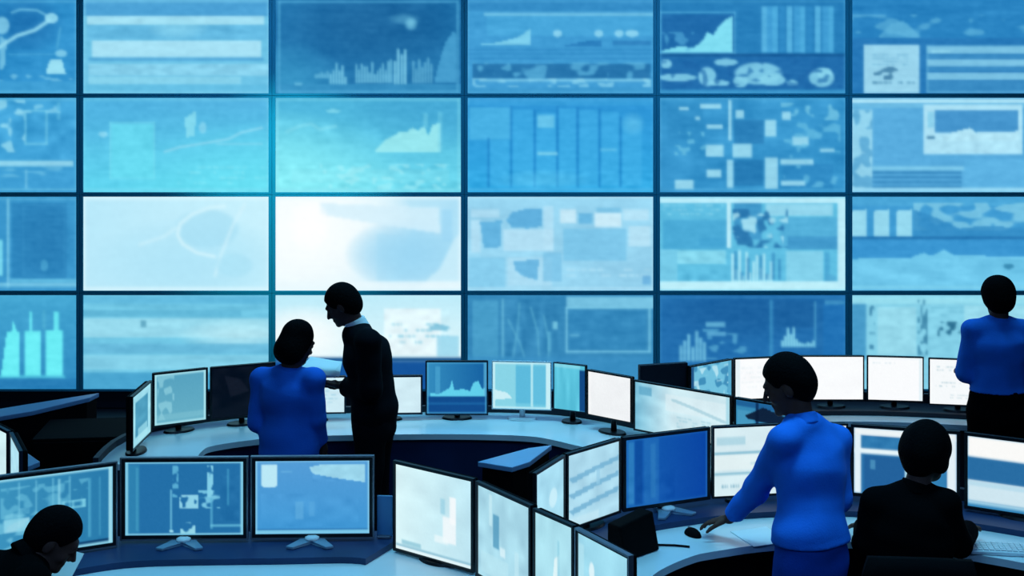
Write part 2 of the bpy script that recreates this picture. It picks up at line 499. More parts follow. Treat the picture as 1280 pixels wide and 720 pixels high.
for a in ((883, 181, 905, 196), (916, 180, 940, 197), (956, 150, 970, 171), (845, 225, 868, 237), (990, 171, 1010, 182), (956, 197, 972, 236), (911, 125, 915, 176), (909, 200, 917, 235), (876, 130, 902, 136), (884, 156, 904, 161), (884, 212, 902, 222), (870, 146, 876, 150), (977, 140, 988, 150), (975, 199, 1016, 206), (1024, 186, 1042, 190), (920, 138, 930, 148), (850, 134, 862, 138), (976, 226, 1006, 232)):
    p.rect(*a, (160, 222, 242), 0.88)
p.noise((845, 165, 885, 195), 6, 5, 0.7, 5, c=(110, 196, 228)).noise((975, 128, 1050, 150), 7, 6, 0.7, 8, c=(124, 204, 232)).noise((980, 150, 1050, 235), 10, 7, 0.6, 9, c=(110, 196, 230), thr=0.62).frame(826, 124, 1056, 238, 1.5, (90, 178, 222), 0.7)
p = panel_pic(5, 1, (88, 172, 222))
p.rect(1062, 124, 1310, 129, (176, 230, 248)).rect(1062, 130, 1310, 135, (110, 190, 230)).rect(1065, 137, 1092, 238, (152, 216, 240), 0.9).noise((1065, 137, 1092, 238), 9, 8, 0.8, 5, c=(84, 164, 210), thr=0.5)
p.rect(1155, 131, 1277, 193, (172, 226, 246)).rect(1169, 138, 1272, 166, (70, 150, 206)).rect(1160, 140, 1168, 160, (140, 210, 238)).area([(1180, 172), (1190, 166), (1200, 163), (1212, 160), (1220, 166), (1272, 164)], 176, (176, 228, 246)).rect(1159, 170, 1169, 174, (60, 120, 160), 0.8).noise((1175, 168, 1272, 192), 6, 6, 14, 7)
p.rect(1092, 208, 1205, 213, (124, 200, 234))
for y in (214, 220, 226, 232):
    p.rect(1092, y, 1202, y + 3.5, (56, 136, 190), 0.9)
p.rect(1205, 200, 1310, 236, (96, 182, 230), 0.8).rect(1062, 235, 1310, 240, (152, 218, 244))
# row 2
p = panel_pic(0, 2, (58, 150, 204))
p.rect(14, 254, 82, 348, (46, 134, 190)).blob(55, 300, 40, 50, (40, 124, 180), 0.7).rect(8, 248, 11, 360, (124, 202, 232), 0.8).rect(-140, 300, 3, 345, (130, 228, 245), 0.8).rect(12, 349, 95, 353, (110, 200, 232), 0.8).rect(-140, 354, 95, 358, (136, 212, 238), 0.8).disc(54, 332, 5, 8, (80, 170, 214), 0.7).frame(28, 256, 80, 345, 1.2, (62, 150, 202), 0.6).frame(-140, 248, 95, 360, 2, (96, 184, 222), 0.7)
p = panel_pic(1, 2, (190, 236, 252))
p.hgrad(105, 340, (182, 232, 250), (206, 244, 254), 0.7).blob(240, 330, 130, 60, (170, 226, 247), 0.7)
p.disc(258, 286, 42, 26, (168, 224, 245), 0.75).line([(222, 292), (225, 280), (240, 268), (262, 260), (280, 258)], 2, (214, 246, 254), 0.9).line([(222, 294), (228, 305), (245, 316), (268, 321)], 1.5, (220, 248, 254), 0.9).line([(305, 255), (290, 282), (275, 320), (268, 345)], 1.5, (216, 246, 254), 0.7).disc(292, 332, 24, 16, (170, 226, 246), 0.6)
p.line([(175, 306), (205, 296), (220, 285)], 1.4, (212, 244, 253), 0.7).frame(104, 246, 337, 363, 3.5, (222, 248, 255), 0.9)
p = panel_pic(2, 2, (210, 242, 254))
p.hgrad(345, 580, (222, 246, 254), (172, 224, 247)).blob(385, 285, 130, 110, (250, 255, 255), 1.0, .7).blob(505, 318, 75, 44, (150, 212, 243), 0.85, .8).poly([(470, 292), (566, 300), (552, 330), (520, 350), (470, 352)], (160, 218, 245), 0.35)
p.poly([(400, 254), (548, 260), (549, 292), (470, 280), (400, 268)], (212, 240, 252), 0.8).rect(551, 262, 564, 302, (158, 216, 245), 0.8).poly([(566, 300), (574, 290), (574, 362), (520, 362), (548, 336)], (206, 240, 252), 0.8).blob(388, 282, 26, 32, (255, 255, 255), 1.0, 0.6).rect(345, 352, 575, 363, (236, 250, 254), .8).frame(345, 246, 575, 363, 3, (232, 250, 255), 0.8)
p = panel_pic(3, 2, (150, 212, 240))
p.noise((583, 246, 817, 362), 40, 25, 10, 4)
W2 = (182, 226, 246)
p.rect(590, 262, 625, 272, W2, 0.7).rect(590, 275, 602, 316, W2, 0.8).poly([(601, 278), (628, 276), (627, 309), (606, 310), (604, 296)], (100, 180, 224)).poly([(634, 276), (640, 266), (655, 262), (678, 262), (677, 283), (660, 286), (640, 284)], (96, 176, 222)).rect(630, 287, 692, 314, W2, 0.85).rect(680, 258, 692, 312, W2, 0.7)
p.rect(635, 322, 690, 358, W2, 0.6).poly([(642, 326), (674, 325), (672, 350), (655, 346), (645, 338)], (108, 184, 226)).rect(679, 316, 702, 352, (118, 192, 230), 0.7).rect(586, 322, 632, 362, (128, 202, 236), 0.7)
p.rect(700, 262, 720, 279, (200, 234, 248), 0.9).rect(723, 267, 740, 280, (104, 182, 224)).rect(743, 266, 776, 284, (206, 238, 250), 0.9).rect(745, 260, 775, 266, (112, 188, 226), 0.7).rect(778, 262, 810, 276, (190, 230, 247), 0.7).rect(785, 283, 812, 308, (186, 228, 246), 0.8)
p.rect(704, 286, 782, 326, (116, 194, 232), 0.7).text((708, 336, 812, 350), 2, (178, 226, 246), 0.7, 6, 0.6).rect(802, 345, 812, 356, (110, 180, 224)).frame(583, 246, 817, 362, 2.5, (178, 226, 246), 0.7)
p = panel_pic(4, 2, (94, 190, 226))
p.rect(830, 275, 910, 312, (76, 172, 216)).text((830, 256, 905, 272), 3, (138, 214, 238), 0.8, 4).rect(875, 298, 910, 308, (60, 156, 206), 0.5).rect(848, 313, 908, 330, (146, 222, 240), 0.7).noise((828, 312, 910, 352), 9, 6, 16, 6).rect(828, 330, 910, 338, (96, 192, 226), 0.6)
p.rect(918, 254, 952, 300, (66, 154, 204)).rect(957, 255, 1040, 270, (152, 218, 240), 0.9).rect(975, 272, 1046, 308, (84, 176, 218)).noise((916, 262, 985, 310), 7, 9, 0.9, 8, c=(40, 116, 172), thr=0.5).noise((916, 262, 985, 310), 7, 7, 0.8, 9, c=(176, 232, 246), thr=0.66)
p.rect(984, 296, 1046, 312, (62, 148, 200), 0.8).bars(914, 966, 357, [40, 20, 44, 12, 42, 16, 30, 38, 22, 40, 14, 30], (176, 234, 248), 0.9, 0.3).bars(916, 978, 312 + 38, [36, 10, 28, 0, 30, 8, 34, 26], (44, 124, 180), 0.55, 0.5)
p.rect(982, 314, 1028, 355, (140, 214, 238), 0.8).rect(1030, 315, 1036, 352, (70, 160, 208), 0.7).disc(1038, 348, 7, 5, (80, 166, 210), 0.7).rect(909, 250, 914, 310, (190, 238, 250)).rect(826, 352, 1056, 363, (190, 240, 251)).rect(826, 247, 1056, 254, (184, 236, 250)).rect(1046, 250, 1056, 360, (186, 236, 250)).rect(826, 312, 848, 352, (140, 214, 238), 0.5)
p = panel_pic(5, 2, (62, 154, 210))
p.rect(1062, 246, 1310, 258, (74, 166, 216)).noise((1143, 254, 1310, 288), 14, 8, 0.85, 4, c=(124, 200, 230), thr=0.42).area([(1143, 262), (1170, 272), (1200, 286), (1230, 282), (1310, 288)], 297, (52, 140, 198), 0.8)
for x in (1066, 1094, 1122):
    p.poly([(x, 264), (x + 18, 262), (x + 19, 296), (x - 1, 296)], (156, 222, 242), 0.92)
p.rect(1062, 296, 1310, 300, (38, 118, 178)).rect(1062, 300, 1310, 323, (58, 150, 210)).area([(1062, 324), (1100, 323), (1140, 322), (1155, 316), (1165, 320), (1180, 312), (1195, 320), (1230, 320), (1310, 322)], 362, (112, 200, 236)).noise((1062, 324, 1310, 362), 22, 8, 12, 5).disc(1260, 333, 7, 4, (50, 130, 170), 0.8).rect(1062, 357, 1310, 363, (124, 208, 238), 0.8)
# row 3
p = panel_pic(0, 3, (64, 162, 210))
p.vgrad(370, 485, (70, 168, 212), (46, 138, 192))
B_ = (108, 238, 247)
p.poly([(2, 460), (8, 415), (14, 414), (16, 400), (20, 414), (24, 416), (24, 471), (0, 471)], B_).rect(30, 414, 50, 470, B_).rect(36, 390, 39, 416, B_, 0.9).rect(56, 413, 77, 470, B_).rect(66, 390, 72, 414, B_, 0.9).rect(52, 388, 56, 412, (84, 180, 214), 0.6)
p.rect(-60, 420, -40, 470, B_).rect(-33, 410, -12, 470, B_).rect(-140, 474, 98, 486, (36, 120, 178), 0.8).rect(-140, 469, 80, 473, (90, 214, 234), 0.6)
p = panel_pic(1, 3, (112, 198, 228))
p.rect(104, 370, 340, 380, (98, 186, 222)).noise((104, 378, 340, 398), 50, 5, 10, 4).rect(104, 388, 300, 396, (92, 178, 212), 0.7).rect(104, 398, 340, 422, (156, 220, 238), 0.85).blob(300, 420, 80, 22, (190, 236, 246), 0.7).rect(104, 430, 340, 442, (104, 186, 220), 0.9).rect(104, 444, 340, 462, (134, 208, 232), 0.8).noise((104, 400, 340, 465), 25, 5, 9, 6).rect(104, 466, 340, 490, (70, 162, 206), 0.9).rect(176, 401, 183, 409, (70, 140, 170), 0.7)
p = panel_pic(2, 3, (204, 240, 251))
p.vgrad(370, 450, (190, 236, 250), (226, 248, 252)).blob(380, 420, 70, 40, (250, 255, 255), 0.9).rect(480, 386, 550, 444, (232, 248, 252), 0.8).noise((480, 386, 560, 444), 10, 6, 12, 6).text((486, 404, 560, 434), 4, (120, 196, 222), 0.7, 9, 0.5).disc(548, 410, 14, 4, (100, 180, 212), 0.7).rect(545, 420, 572, 446, (140, 210, 236), 0.7).rect(340, 447, 585, 452, (24, 84, 140)).rect(340, 452, 585, 490, (20, 84, 156)).rect(340, 447, 440, 470, (196, 232, 246), 0.0)
p = panel_pic(3, 3, (54, 136, 186))
p.rect(592, 376, 624, 452, (84, 172, 212), 0.6).rect(628, 374, 631, 450, (116, 198, 228), 0.7).noise((632, 376, 700, 452), 6, 24, 14, 8)
for x0, x1, y in ((636, 660, 400), (650, 640, 380), (664, 675, 385), (680, 686, 395)):
    p.line([(x0, y), ((x0 + x1) / 2 + 3, y + 30), (x1, 460)], 1.1, (100, 184, 216), 0.6)
p.rect(691, 402, 697, 412, (130, 210, 234), 0.8).rect(685, 415, 689, 440, (110, 196, 226), 0.5).rect(708, 371, 816, 386, (118, 194, 226)).rect(710, 387, 806, 438, (52, 136, 188)).frame(707, 384, 812, 441, 2.5, (122, 200, 230), 0.9).rect(712, 418, 724, 421, (110, 190, 222), 0.7).noise((712, 390, 805, 436), 10, 7, 8, 3).rect(583, 446, 818, 490, (58, 142, 194), 0.8)
p = panel_pic(4, 3, (34, 110, 174))
p.blob(930, 390, 110, 40, (24, 92, 154), 0.7).bars(850, 884, 452, [20, 26, 34, 18, 38, 30, 24], (132, 210, 236), 0.75, 0.25).rect(883, 403, 907, 409, (120, 200, 230), 0.7).rect(884, 415, 908, 420, (110, 190, 226), 0.7).noise((880, 412, 935, 450), 8, 6, 0.6, 8, c=(100, 184, 220)).rect(962, 375, 966, 450, (70, 160, 206), 0.6)
p.bars(976, 1018, 434, [8, 14, 24, 16, 26, 10, 6, 5, 4, 6, 5, 8], (140, 218, 240), 0.9, 0.15).rect(970, 376, 1018, 410, (26, 96, 158), 0.7).line([(1018, 378), (1018, 434)], 1, (96, 180, 216), 0.7).rect(1028, 380, 1056, 450, (32, 114, 182), 0.8).rect(1030, 376, 1056, 381, (84, 170, 212), 0.6).frame(826, 371, 1056, 488, 2, (50, 132, 190), 0.7)
p = panel_pic(5, 3, (132, 208, 232))
p.rect(1064, 376, 1084, 450, (66, 150, 198), 0.9).rect(1062, 371, 1310, 380, (150, 222, 240)).noise((1088, 382, 1096, 440), 5, 6, 0.8, 5, c=(50, 120, 160), thr=0.5).rect(1098, 384, 1146, 444, (158, 222, 238), 0.7).noise((1148, 376, 1160, 448), 6, 7, 0.8, 6, c=(54, 124, 160), thr=0.52).text((1164, 384, 1310, 398), 3, (110, 188, 214), 0.8, 4).noise((1172, 402, 1202, 420), 6, 5, 0.9, 7, c=(46, 112, 146), thr=0.5).rect(1205, 382, 1310, 448, (166, 226, 240), 0.6).noise((1098, 384, 1310, 448), 9, 5, 9, 8)

WALL_LABELS = {
    (0, 0): 'video wall panel at top left showing pale map lines with round nodes', (1, 0): 'video wall panel showing wide pale horizontal bands and one white bar, top row',
    (2, 0): 'dark blue video wall panel showing a pale city skyline bar chart', (3, 0): 'video wall panel showing thin blue strips and four pale dots, top row',
    (4, 0): 'video wall panel showing a cyan rising chart above a world map', (5, 0): 'video wall panel at top right with a pale square page beside striped list',
    (0, 1): 'video wall panel with pale blocks over one long light bar, second row at left edge', (1, 1): 'turquoise video wall panel with a cyan square left of a rising line',
    (2, 1): 'turquoise video wall panel with a pale jagged area chart, under the skyline chart panel', (3, 1): 'mid blue video wall panel with tall vertical columns side by side',
    (4, 1): 'video wall panel scattered with small pale rectangles on blue', (5, 1): 'video wall panel with a white window at upper right, above three white bars panel',
    (0, 2): 'video wall panel with an empty blue window and pale rim, left edge, third row', (1, 2): 'near white video wall panel with a faint blue oval outline',
    (2, 2): 'brightest white video wall panel, glowing above the head of person in black suit', (3, 2): 'pale blue video wall panel with rounded darker blue shapes',
    (4, 2): 'video wall panel with white rim and white bars in its lower middle', (5, 2): 'video wall panel with three white bars above pale cloudy band',
    (0, 3): 'video wall panel with bright cyan bars, bottom row at left edge', (1, 3): 'pale banded video wall panel in bottom row, left of the persons standing together',
    (2, 3): 'white video wall panel with dark blue lower strip, behind the person in black suit', (3, 3): 'dull blue video wall panel with thin upright lines and a framed window, bottom row',
    (4, 3): 'dark blue video wall panel with small pale charts, bottom row', (5, 3): 'pale video wall panel with rows of text marks, behind the standing person at far right',
}
for (c, r), p in pics.items():
    x0, x1 = PX0 + PDX * c, PX0 + PDX * (c + 1)
    w, h = PDX / WALL_S, (PYS[r + 1] - PYS[r]) / WALL_S
    z0 = EYE - (PYS[r + 1] - HORIZON) / WALL_S
    t = thing('video_wall_panel', WALL_LABELS[(c, r)], 'screen', ((x0 + x1) / 2 / WALL_S - MIDX / WALL_S, WY, z0), 0, 'panels of the video wall')
    g = 0.0015
    obj('housing', boxbm((0, 0.137, h / 2), (w - 2 * g - 0.02, 0.225, h - 2 * g - 0.02), bev=0.004), M['panel'], t)
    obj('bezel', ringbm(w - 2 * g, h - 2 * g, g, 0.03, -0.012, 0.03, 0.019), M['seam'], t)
    am_ = 1.2 if (c, r) in ((1, 2), (2, 2), (2, 3)) else 4.0
    p.noise((p.x0, p.y0, p.x1, p.y1), 6, 3.2, am_ * 1.3, 40 + c * 5 + r).noise((p.x0, p.y0, p.x1, p.y1), 30, 2.6, am_, 90 + c * 5 + r)
    s_ = link('screen', screen_mesh(p.done(1.2, c * 7 + r, 4 if (c, r) in ((1, 2), (2, 2)) else 2), w - 0.06, h - 0.038, 0.019), M['screen'], t)
    s_.location.y = 0.004
# plinth that carries the video wall
t = thing('video_wall_plinth', 'dark low plinth under the whole video wall', 'plinth', (0, 0, 0))
zb = EYE - (489 - HORIZON) / WALL_S
xa, xb = (PX0 - MIDX) / WALL_S, (PX0 + 6 * PDX - MIDX) / WALL_S
obj('plinth_body', boxbm(((xa + xb) / 2, WY + 0.118, (zb - 0.002) / 2 + 0.001), (xb - xa, 0.19, zb - 0.004), bev=0.01), M['panel'], t)

# ------------------------------------------------------------------ consoles (curved desks)
DESK_Z = 0.82
RISER_H = 0.03


def spline(pts, n=48):
    pts = [np.asarray(p, float) for p in pts]
    P = [2 * pts[0] - pts[1]] + pts + [2 * pts[-1] - pts[-2]]
    out = []
    seg = len(pts) - 1
    for k in range(n + 1):
        u = k / n * seg
        i = min(int(u), seg - 1)
        t = u - i
        p0, p1, p2, p3 = P[i], P[i + 1], P[i + 2], P[i + 3]
        out.append(0.5 * (2 * p1 + (p2 - p0) * t + (2 * p0 - 5 * p1 + 4 * p2 - p3) * t ** 2 + (3 * p1 - p0 - 3 * p2 + p3) * t ** 3))
    out = np.array(out)
    for _ in range(6):                                   # ease corners
        out[1:-1] = 0.25 * out[:-2] + 0.5 * out[1:-1] + 0.25 * out[2:]
    return out


def offset(c, d):
    """Offset a polyline running left to right towards the camera side by d."""
    t = np.gradient(c, axis=0)
    t /= np.linalg.norm(t, axis=1)[:, None]
    n = np.stack([t[:, 1], -t[:, 0]], 1)
    return c + n * (np.asarray(d).reshape(-1, 1) if hasattr(d, '__len__') else d)


def strip(a, b, z0, z1, bev=0.0):
    """A solid between polylines a (near) and b (far)."""
    bm = bmesh.new()
    n = len(a)
    V = [[bm.verts.new((float(p[0]), float(p[1]), z)) for p in q] for q in (a, b) for z in (z0, z1)]
    a0, a1, b0, b1 = V
    for i in range(n - 1):
        bm.faces.new((a1[i], a1[i + 1], b1[i + 1], b1[i]))
        bm.faces.new((a0[i], b0[i], b0[i + 1], a0[i + 1]))
        bm.faces.new((a0[i], a0[i + 1], a1[i + 1], a1[i]))
        bm.faces.new((b0[i], b1[i], b1[i + 1], b0[i + 1]))
    for i in (0, n - 1):
        bm.faces.new((a0[i], a1[i], b1[i], b0[i]))
    if bev:
        es = [e for e in bm.edges if e.calc_face_angle(0) > 0.9]
        bmesh.ops.bevel(bm, geom=es, offset=bev, segments=2, profile=0.5, affect='EDGES')
    return bm


def console(label, pts, front, back, panel_at, front_mat='panel', top='desk', riser=None, trough=.09, span=1.0, near=None, riser_mat='panel_blue'):
    c = spline(pts)
    mid = c[len(c) // 2]
    t = thing('console_desk', label, 'desk', (0, 0, 0))
    f, b = offset(c, front) if near is None else spline([c[0] + (offset(c, front) - c)[0]] + near, len(c) - 1), offset(c, -back)
    obj('desktop', strip(f, b, DESK_Z - 0.035, DESK_Z, 0.005), M[top], t)
    obj('front_panel', strip(offset(c, panel_at), offset(c, panel_at - 0.025), 0.0, DESK_Z - 0.035), M[front_mat], t)
    obj('back_panel', strip(offset(c, -back + 0.03), offset(c, -back), 0.0, DESK_Z - 0.035), M['panel'], t)
    if riser:
        m_ = int(span * (len(c) - 1)) + 1
        obj('shade_riser', strip(offset(c, riser)[:m_], offset(c, -back + (.04 if trough else .003))[:m_], DESK_Z + .0005, DESK_Z + RISER_H, .004), M[riser_mat], t)  # raised strip, its dark colour standing in for shade under the monitors
    if trough:
        obj('cable_trough', strip(offset(c, -back + 0.035), offset(c, -back + 0.003), DESK_Z + .0005, DESK_Z + trough, 0.004), M['panel'], t)
    for i, j in ((0, 1), (-1, -2)):
        d = unit(c[j] - c[i])
        lo = min(panel_at, front - 0.03) if not hasattr(front, '__len__') else panel_at
        q = np.stack([c[i] + 0.004 * d, c[i] + 0.034 * d])
        nrm = unit(offset(c, 1.0)[i] - c[i])
        A, B = q + nrm * lo, q - nrm * (back - 0.035)
        obj('end_panel', prism([A[0], A[1], B[1], B[0]], 0.0, DESK_Z - 0.036), M['panel'], t)
    return c


# ------------------------------------------------------------------ monitors
def monitor(label, pl, sl, pr, sr, zt, zb, pic, bez=0.014, style='black', stand='plain', group=None, z_desk=None):
    """A monitor whose left edge is at photo column pl (scale sl) and right edge at pr (scale sr)."""
    A, B = XY(pl, sl), XY(pr, sr)
    if z_desk is None:
        z_desk = DESK_Z + (0.0005 if group in (BG, GG) else RISER_H + .0005)
    d = B - A
    w = float(np.linalg.norm(d)) - 0.008
    mid = (A + B) / 2
    rz = math.atan2(d[1], d[0])
    t = thing('monitor', label, 'monitor', (mid[0], mid[1], z_desk), rz, group)
    h = zt - zb
    z0 = zb - z_desk
    shell = {'black': 'plastic', 'steel': 'plastic', 'navy': 'navybez', 'white': 'whitebez', 'thin': 'plastic'}[style]
    obj('rear_shell', boxbm((0, 0.026, z0 + h / 2), (w - 0.004, 0.026, h - 0.004), bev=0.008), M['blacky' if style != 'white' else 'whitebez'], t)
    obj('bezel', ringbm(w, h, z0, bez, -0.004, 0.014), M[shell], t)
    if style == 'steel':
        obj('metal_rim', ringbm(w + 0.006, h + 0.006, z0 - 0.003, 0.007, -0.007, 0.016), M['steel'], t)
    s = link('screen', screen_mesh(pic, w - 2 * bez, h - 2 * bez, z0 + bez), M['screen'], t)
    s.location.y = 0.002
    mm = {'plain': 'plastic', 'white': 'whitepl', 'chrome': 'standm'}[stand]
    obj('stand_neck', tubebm([(0, 0.052, 0.008), (0, 0.056, z0 + h * 0.45)], [0.019, 0.016], 12), M[mm], t, True)
    obj('mount_plate', boxbm((0, 0.045, z0 + h * 0.4), (0.09, 0.014, 0.09), bev=0.004), M[mm], t)
    if stand == 'chrome':                                   # jointed metal stand with a splayed foot
        n = obj('stand_joint', tubebm([(-.034, .05, .075), (-.03, .05, .075), (.03, .05, .075), (.034, .05, .075)], [.018, .026, .026, .018], 16), M['standm'], t, True)
        obj('stand_collar', tubebm([(0, .051, .018), (0, .051, .03), (0, .051, .034), (0, .051, .05)], [.042, .042, .028, .026], 18), M['standm'], t, True)
        bm = prism([(-.035, .085), (.035, .085), (.05, .0), (.11, -.1), (.075, -.115), (.0, -.035), (-.075, -.115), (-.11, -.1), (-.05, .0)], .001, .014, .003)
        hub = tubebm([(0, -.012, .0145), (0, -.012, .024), (0, -.012, .03)], [.034, .034, .02], 20)
        obj('stand_hub', hub, M['whitepl'], t, True)
        obj('stand_foot', bm, M['standm'], t)
        return t
    bw = min(0.2, w * 0.6)
    bm = bmesh.new()
    r = bmesh.ops.create_cone(bm, cap_ends=True, segments=28, radius1=1, radius2=0.92, depth=0.012)
    bmesh.ops.scale(bm, vec=(bw / 2, 0.06, 1), verts=bm.verts)
    bmesh.ops.translate(bm, vec=(0, 0.035, 0.0065), verts=bm.verts)
    obj('stand_base', bm, M[mm], t)
    return t


def mp(base, nx=84, ny=50):
    return Pic((0, 0, 100, 100), nx, ny, base)


BG, RG, FG, GG, MG = ('monitors on the far curved console', 'monitors on the far right console', 'wide monitors at front left', 'tall bright monitors in the slanting front row', 'monitors on the curved console at right')
ZT, ZB = 1.2, 0.88
# far curved console -----------------------------------------------------------
c1 = mp((74, 152, 184)); c1.frame(0, 0, 100, 100, 16, (160, 222, 236)).noise((0, 0, 100, 100), 25, 12, 14, 3).rect(30, 70, 80, 95, (172, 230, 240), .6)
monitor('narrow angled monitor at left end of the far curved console', 165, 216, 189.5, 204.5, ZT, ZB, c1.done(), .01, 'black', group=BG)
c1 = mp((92, 166, 192)); c1.vgrad(0, 100, (84, 160, 190), (104, 176, 198), .8).noise((5, 5, 38, 90), 9, 16, .55, 4, c=(156, 218, 230), thr=.5).rect(2, 80, 98, 92, (130, 196, 212), .5).frame(0, 0, 100, 100, 4, (168, 224, 234))
monitor('grey blue monitor with pale rim beside a switched-off monitor', 190, 201, 260.5, 196.8, ZT + .01, ZB - .01, c1.done(), .012, 'black', group=BG)
c1 = mp((7, 14, 27)); c1.noise((0, 0, 100, 80), 20, 20, 9, 5).poly([(20, 15), (45, 25), (60, 50), (30, 60)], (24, 30, 44), .6).rect(70, 0, 73, 100, (3, 6, 14))
monitor('switched-off black monitor left of the person in blue shirt with bob hair', 262, 196.8, 345, 193, ZT + .01, ZB - .01, c1.done(2), .012, 'black', group=BG)
c1 = mp((206, 236, 246)); c1.noise((0, 0, 100, 100), 20, 12, 9, 4).text((10, 15, 90, 80), 6, (150, 204, 224), .5, 4)
monitor('low white monitor half hidden behind person in blue shirt with bob hair', 348, 193, 433, 192.5, 1.115, ZB - .01, c1.done(), .01, 'navy', group=BG)
c1 = mp((208, 236, 245)); c1.noise((0, 0, 100, 100), 20, 14, 8, 7).rect(5, 60, 60, 92, (226, 244, 250), .6)
monitor('low white monitor just right of the person in black suit', 438, 192.5, 529, 192, 1.115, ZB - .02, c1.done(), .012, 'navy', group=BG)
c1 = mp((26, 106, 168)); c1.hgrad(0, 100, (52, 140, 190), (20, 96, 160)).rect(14, 8, 22, 70, (74, 164, 208), .7).area([(5, 60), (20, 62), (38, 50), (42, 34), (46, 55), (60, 52), (72, 56), (78, 40), (86, 36), (92, 52), (97, 50)], 66, (104, 218, 242), .9).rect(0, 67, 100, 100, (14, 74, 140)).rect(0, 78, 100, 83, (26, 100, 164), .8).rect(95, 0, 100, 66, (110, 194, 226), .6).frame(0, 0, 100, 100, 2.5, (78, 164, 206), .8)
monitor('dark blue monitor with bright cyan chart on the far curved console', 531, 191.6, 611, 191.6, ZT + .005, ZB - .03, c1.done(), .01, 'navy', group=BG)
c1 = mp((112, 200, 226)); c1.rect(0, 0, 40, 100, (136, 212, 230)).rect(40, 8, 66, 88, (92, 186, 220)).rect(66, 0, 70, 95, (180, 232, 242)).rect(70, 8, 94, 90, (98, 190, 222)).poly([(3, 60), (25, 66), (34, 78), (3, 82)], (210, 242, 248), .9).frame(0, 0, 100, 100, 4, (196, 238, 246)).rect(92, 0, 100, 100, (196, 238, 246))
monitor('pale cyan monitor with white rim on a white stand', 614, 191.6, 690, 192.5, ZT + .005, ZB + .01, c1.done(), .006, 'white', 'white', group=BG)
c1 = mp((92, 196, 222)); c1.noise((0, 0, 100, 100), 12, 60, 16, 5).rect(0, 0, 84, 8, (150, 222, 236), .6).rect(82, 10, 100, 100, (16, 70, 130))
monitor('narrow turquoise monitor between white-rimmed monitor and plain white monitor', 691, 192.5, 733, 195, ZT + .005, ZB + .02, c1.done(), .006, 'navy', group=BG)
c1 = mp((240, 243, 245)); c1.noise((0, 0, 100, 100), 30, 25, 4, 5).rect(0, 0, 6, 100, (252, 252, 252), .5)
monitor('plain white monitor right of a narrow turquoise monitor', 733, 197, 790.5, 202.5, ZT, ZB + .03, c1.done(2), .01, 'black', group=BG)
c1 = mp((198, 228, 238), 120, 50); c1.hgrad(0, 40, (124, 192, 218), (206, 234, 242)).noise((0, 0, 100, 100), 9, 14, 13, 5).rect(4, 8, 18, 26, (86, 160, 194), .7).rect(33, 15, 96, 50, (222, 240, 245), .6).line([(42, 26), (60, 34), (94, 52)], 3, (150, 196, 212), .6).text((45, 58, 90, 84), 4, (150, 200, 216), .7, 6, .5).rect(96, 0, 100, 100, (170, 218, 232))
monitor('extra wide pale monitor at right end of the far curved console', 791.5, 203, 915, 214.5, ZT - .01, ZB, c1.done(), .01, 'black', group=BG)
c1 = mp((54, 136, 180)); c1.rect(0, 0, 100, 12, (30, 96, 150)).rect(40, 0, 46, 100, (14, 52, 96)).rect(2, 20, 36, 95, (76, 158, 196), .7).rect(48, 40, 90, 95, (62, 140, 176), .8).poly([(18, 30), (55, 8), (100, 20), (100, 40), (25, 36)], (8, 20, 44), .9)
monitor('dim blue monitor just left of the head of the leaning person', 917, 215, 985, 221, ZT - .01, ZB, c1.done(), .012, 'black', group=BG)

bpts = [XY(163, 217), XY(189, 204), XY(262, 197), XY(345, 193), XY(440, 191.8), XY(530, 191.2), XY(612, 191.4), XY(700, 193), XY(760, 199), XY(850, 208), XY(917, 215), XY(990, 222)]
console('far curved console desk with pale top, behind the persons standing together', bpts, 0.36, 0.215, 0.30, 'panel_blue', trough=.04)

# far right console ------------------------------------------------------------
c1 = mp((112, 192, 222)); c1.noise((0, 0, 100, 100), 12, 12, .85, 5, c=(54, 134, 180), thr=.55).noise((0, 0, 100, 100), 10, 10, .8, 6, c=(190, 232, 244), thr=.68).rect(0, 0, 8, 100, (30, 84, 134)).rect(92, 0, 100, 100, (88, 170, 206))
monitor('small mottled cyan monitor at left end of the far right console', 862, 195, 916, 189.6, ZT, ZB + .04, c1.done(), .008, 'black', group=RG)
WH = (250, 252, 254)
c1 = mp(WH); c1.noise((0, 0, 100, 100), 30, 20, 3, 4).rect(0, 0, 8, 100, (222, 240, 246), .7).text((10, 20, 60, 80), 5, (228, 240, 244), .5, 4)
monitor('white monitor left of the head of the leaning person, far right console', 917, 189.4, 998, 187.6, ZT, ZB + .04, c1.done(1.5), .008, 'black', group=RG)
c1 = mp(WH); c1.noise((0, 0, 100, 100), 30, 20, 3, 8)
monitor('blank white monitor right of the head of the leaning person, far right console', 999, 187.5, 1081, 187.5, ZT, ZB + .02, c1.done(1.5), .008, 'black', group=RG)
c1 = mp(WH); c1.rect(94, 0, 100, 100, (214, 236, 244), .7).rect(0, 0, 100, 4, (226, 240, 246), .7).text((8, 12, 50, 20), 1, (222, 236, 242), .8, 4)
monitor('blank white monitor, first one fully clear left of the far right standing person', 1083, 187.5, 1155.5, 188.5, ZT, ZB + .02, c1.done(1.5), .008, 'black', group=RG)
c1 = mp((246, 250, 252)); c1.text((12, 15, 60, 30), 2, (190, 214, 222), .8, 4, .6).text((10, 50, 55, 66), 2, (180, 206, 216), .8, 5, .6).text((30, 78, 70, 90), 2, (190, 214, 222), .8, 7, .6)
monitor('white monitor with faint text marks, at elbow of the far right standing person', 1160, 189, 1238, 190.5, ZT, ZB + .01, c1.done(1.5), .008, 'black', group=RG)
c1 = mp((244, 250, 252)); c1.text((12, 15, 80, 80), 7, (196, 216, 226), .7, 14, .6)
monitor('white monitor hidden behind the far right standing person', 1241, 190.6, 1316, 192.5, ZT, ZB + .01, c1.done(1.5), .008, 'black', group=RG)
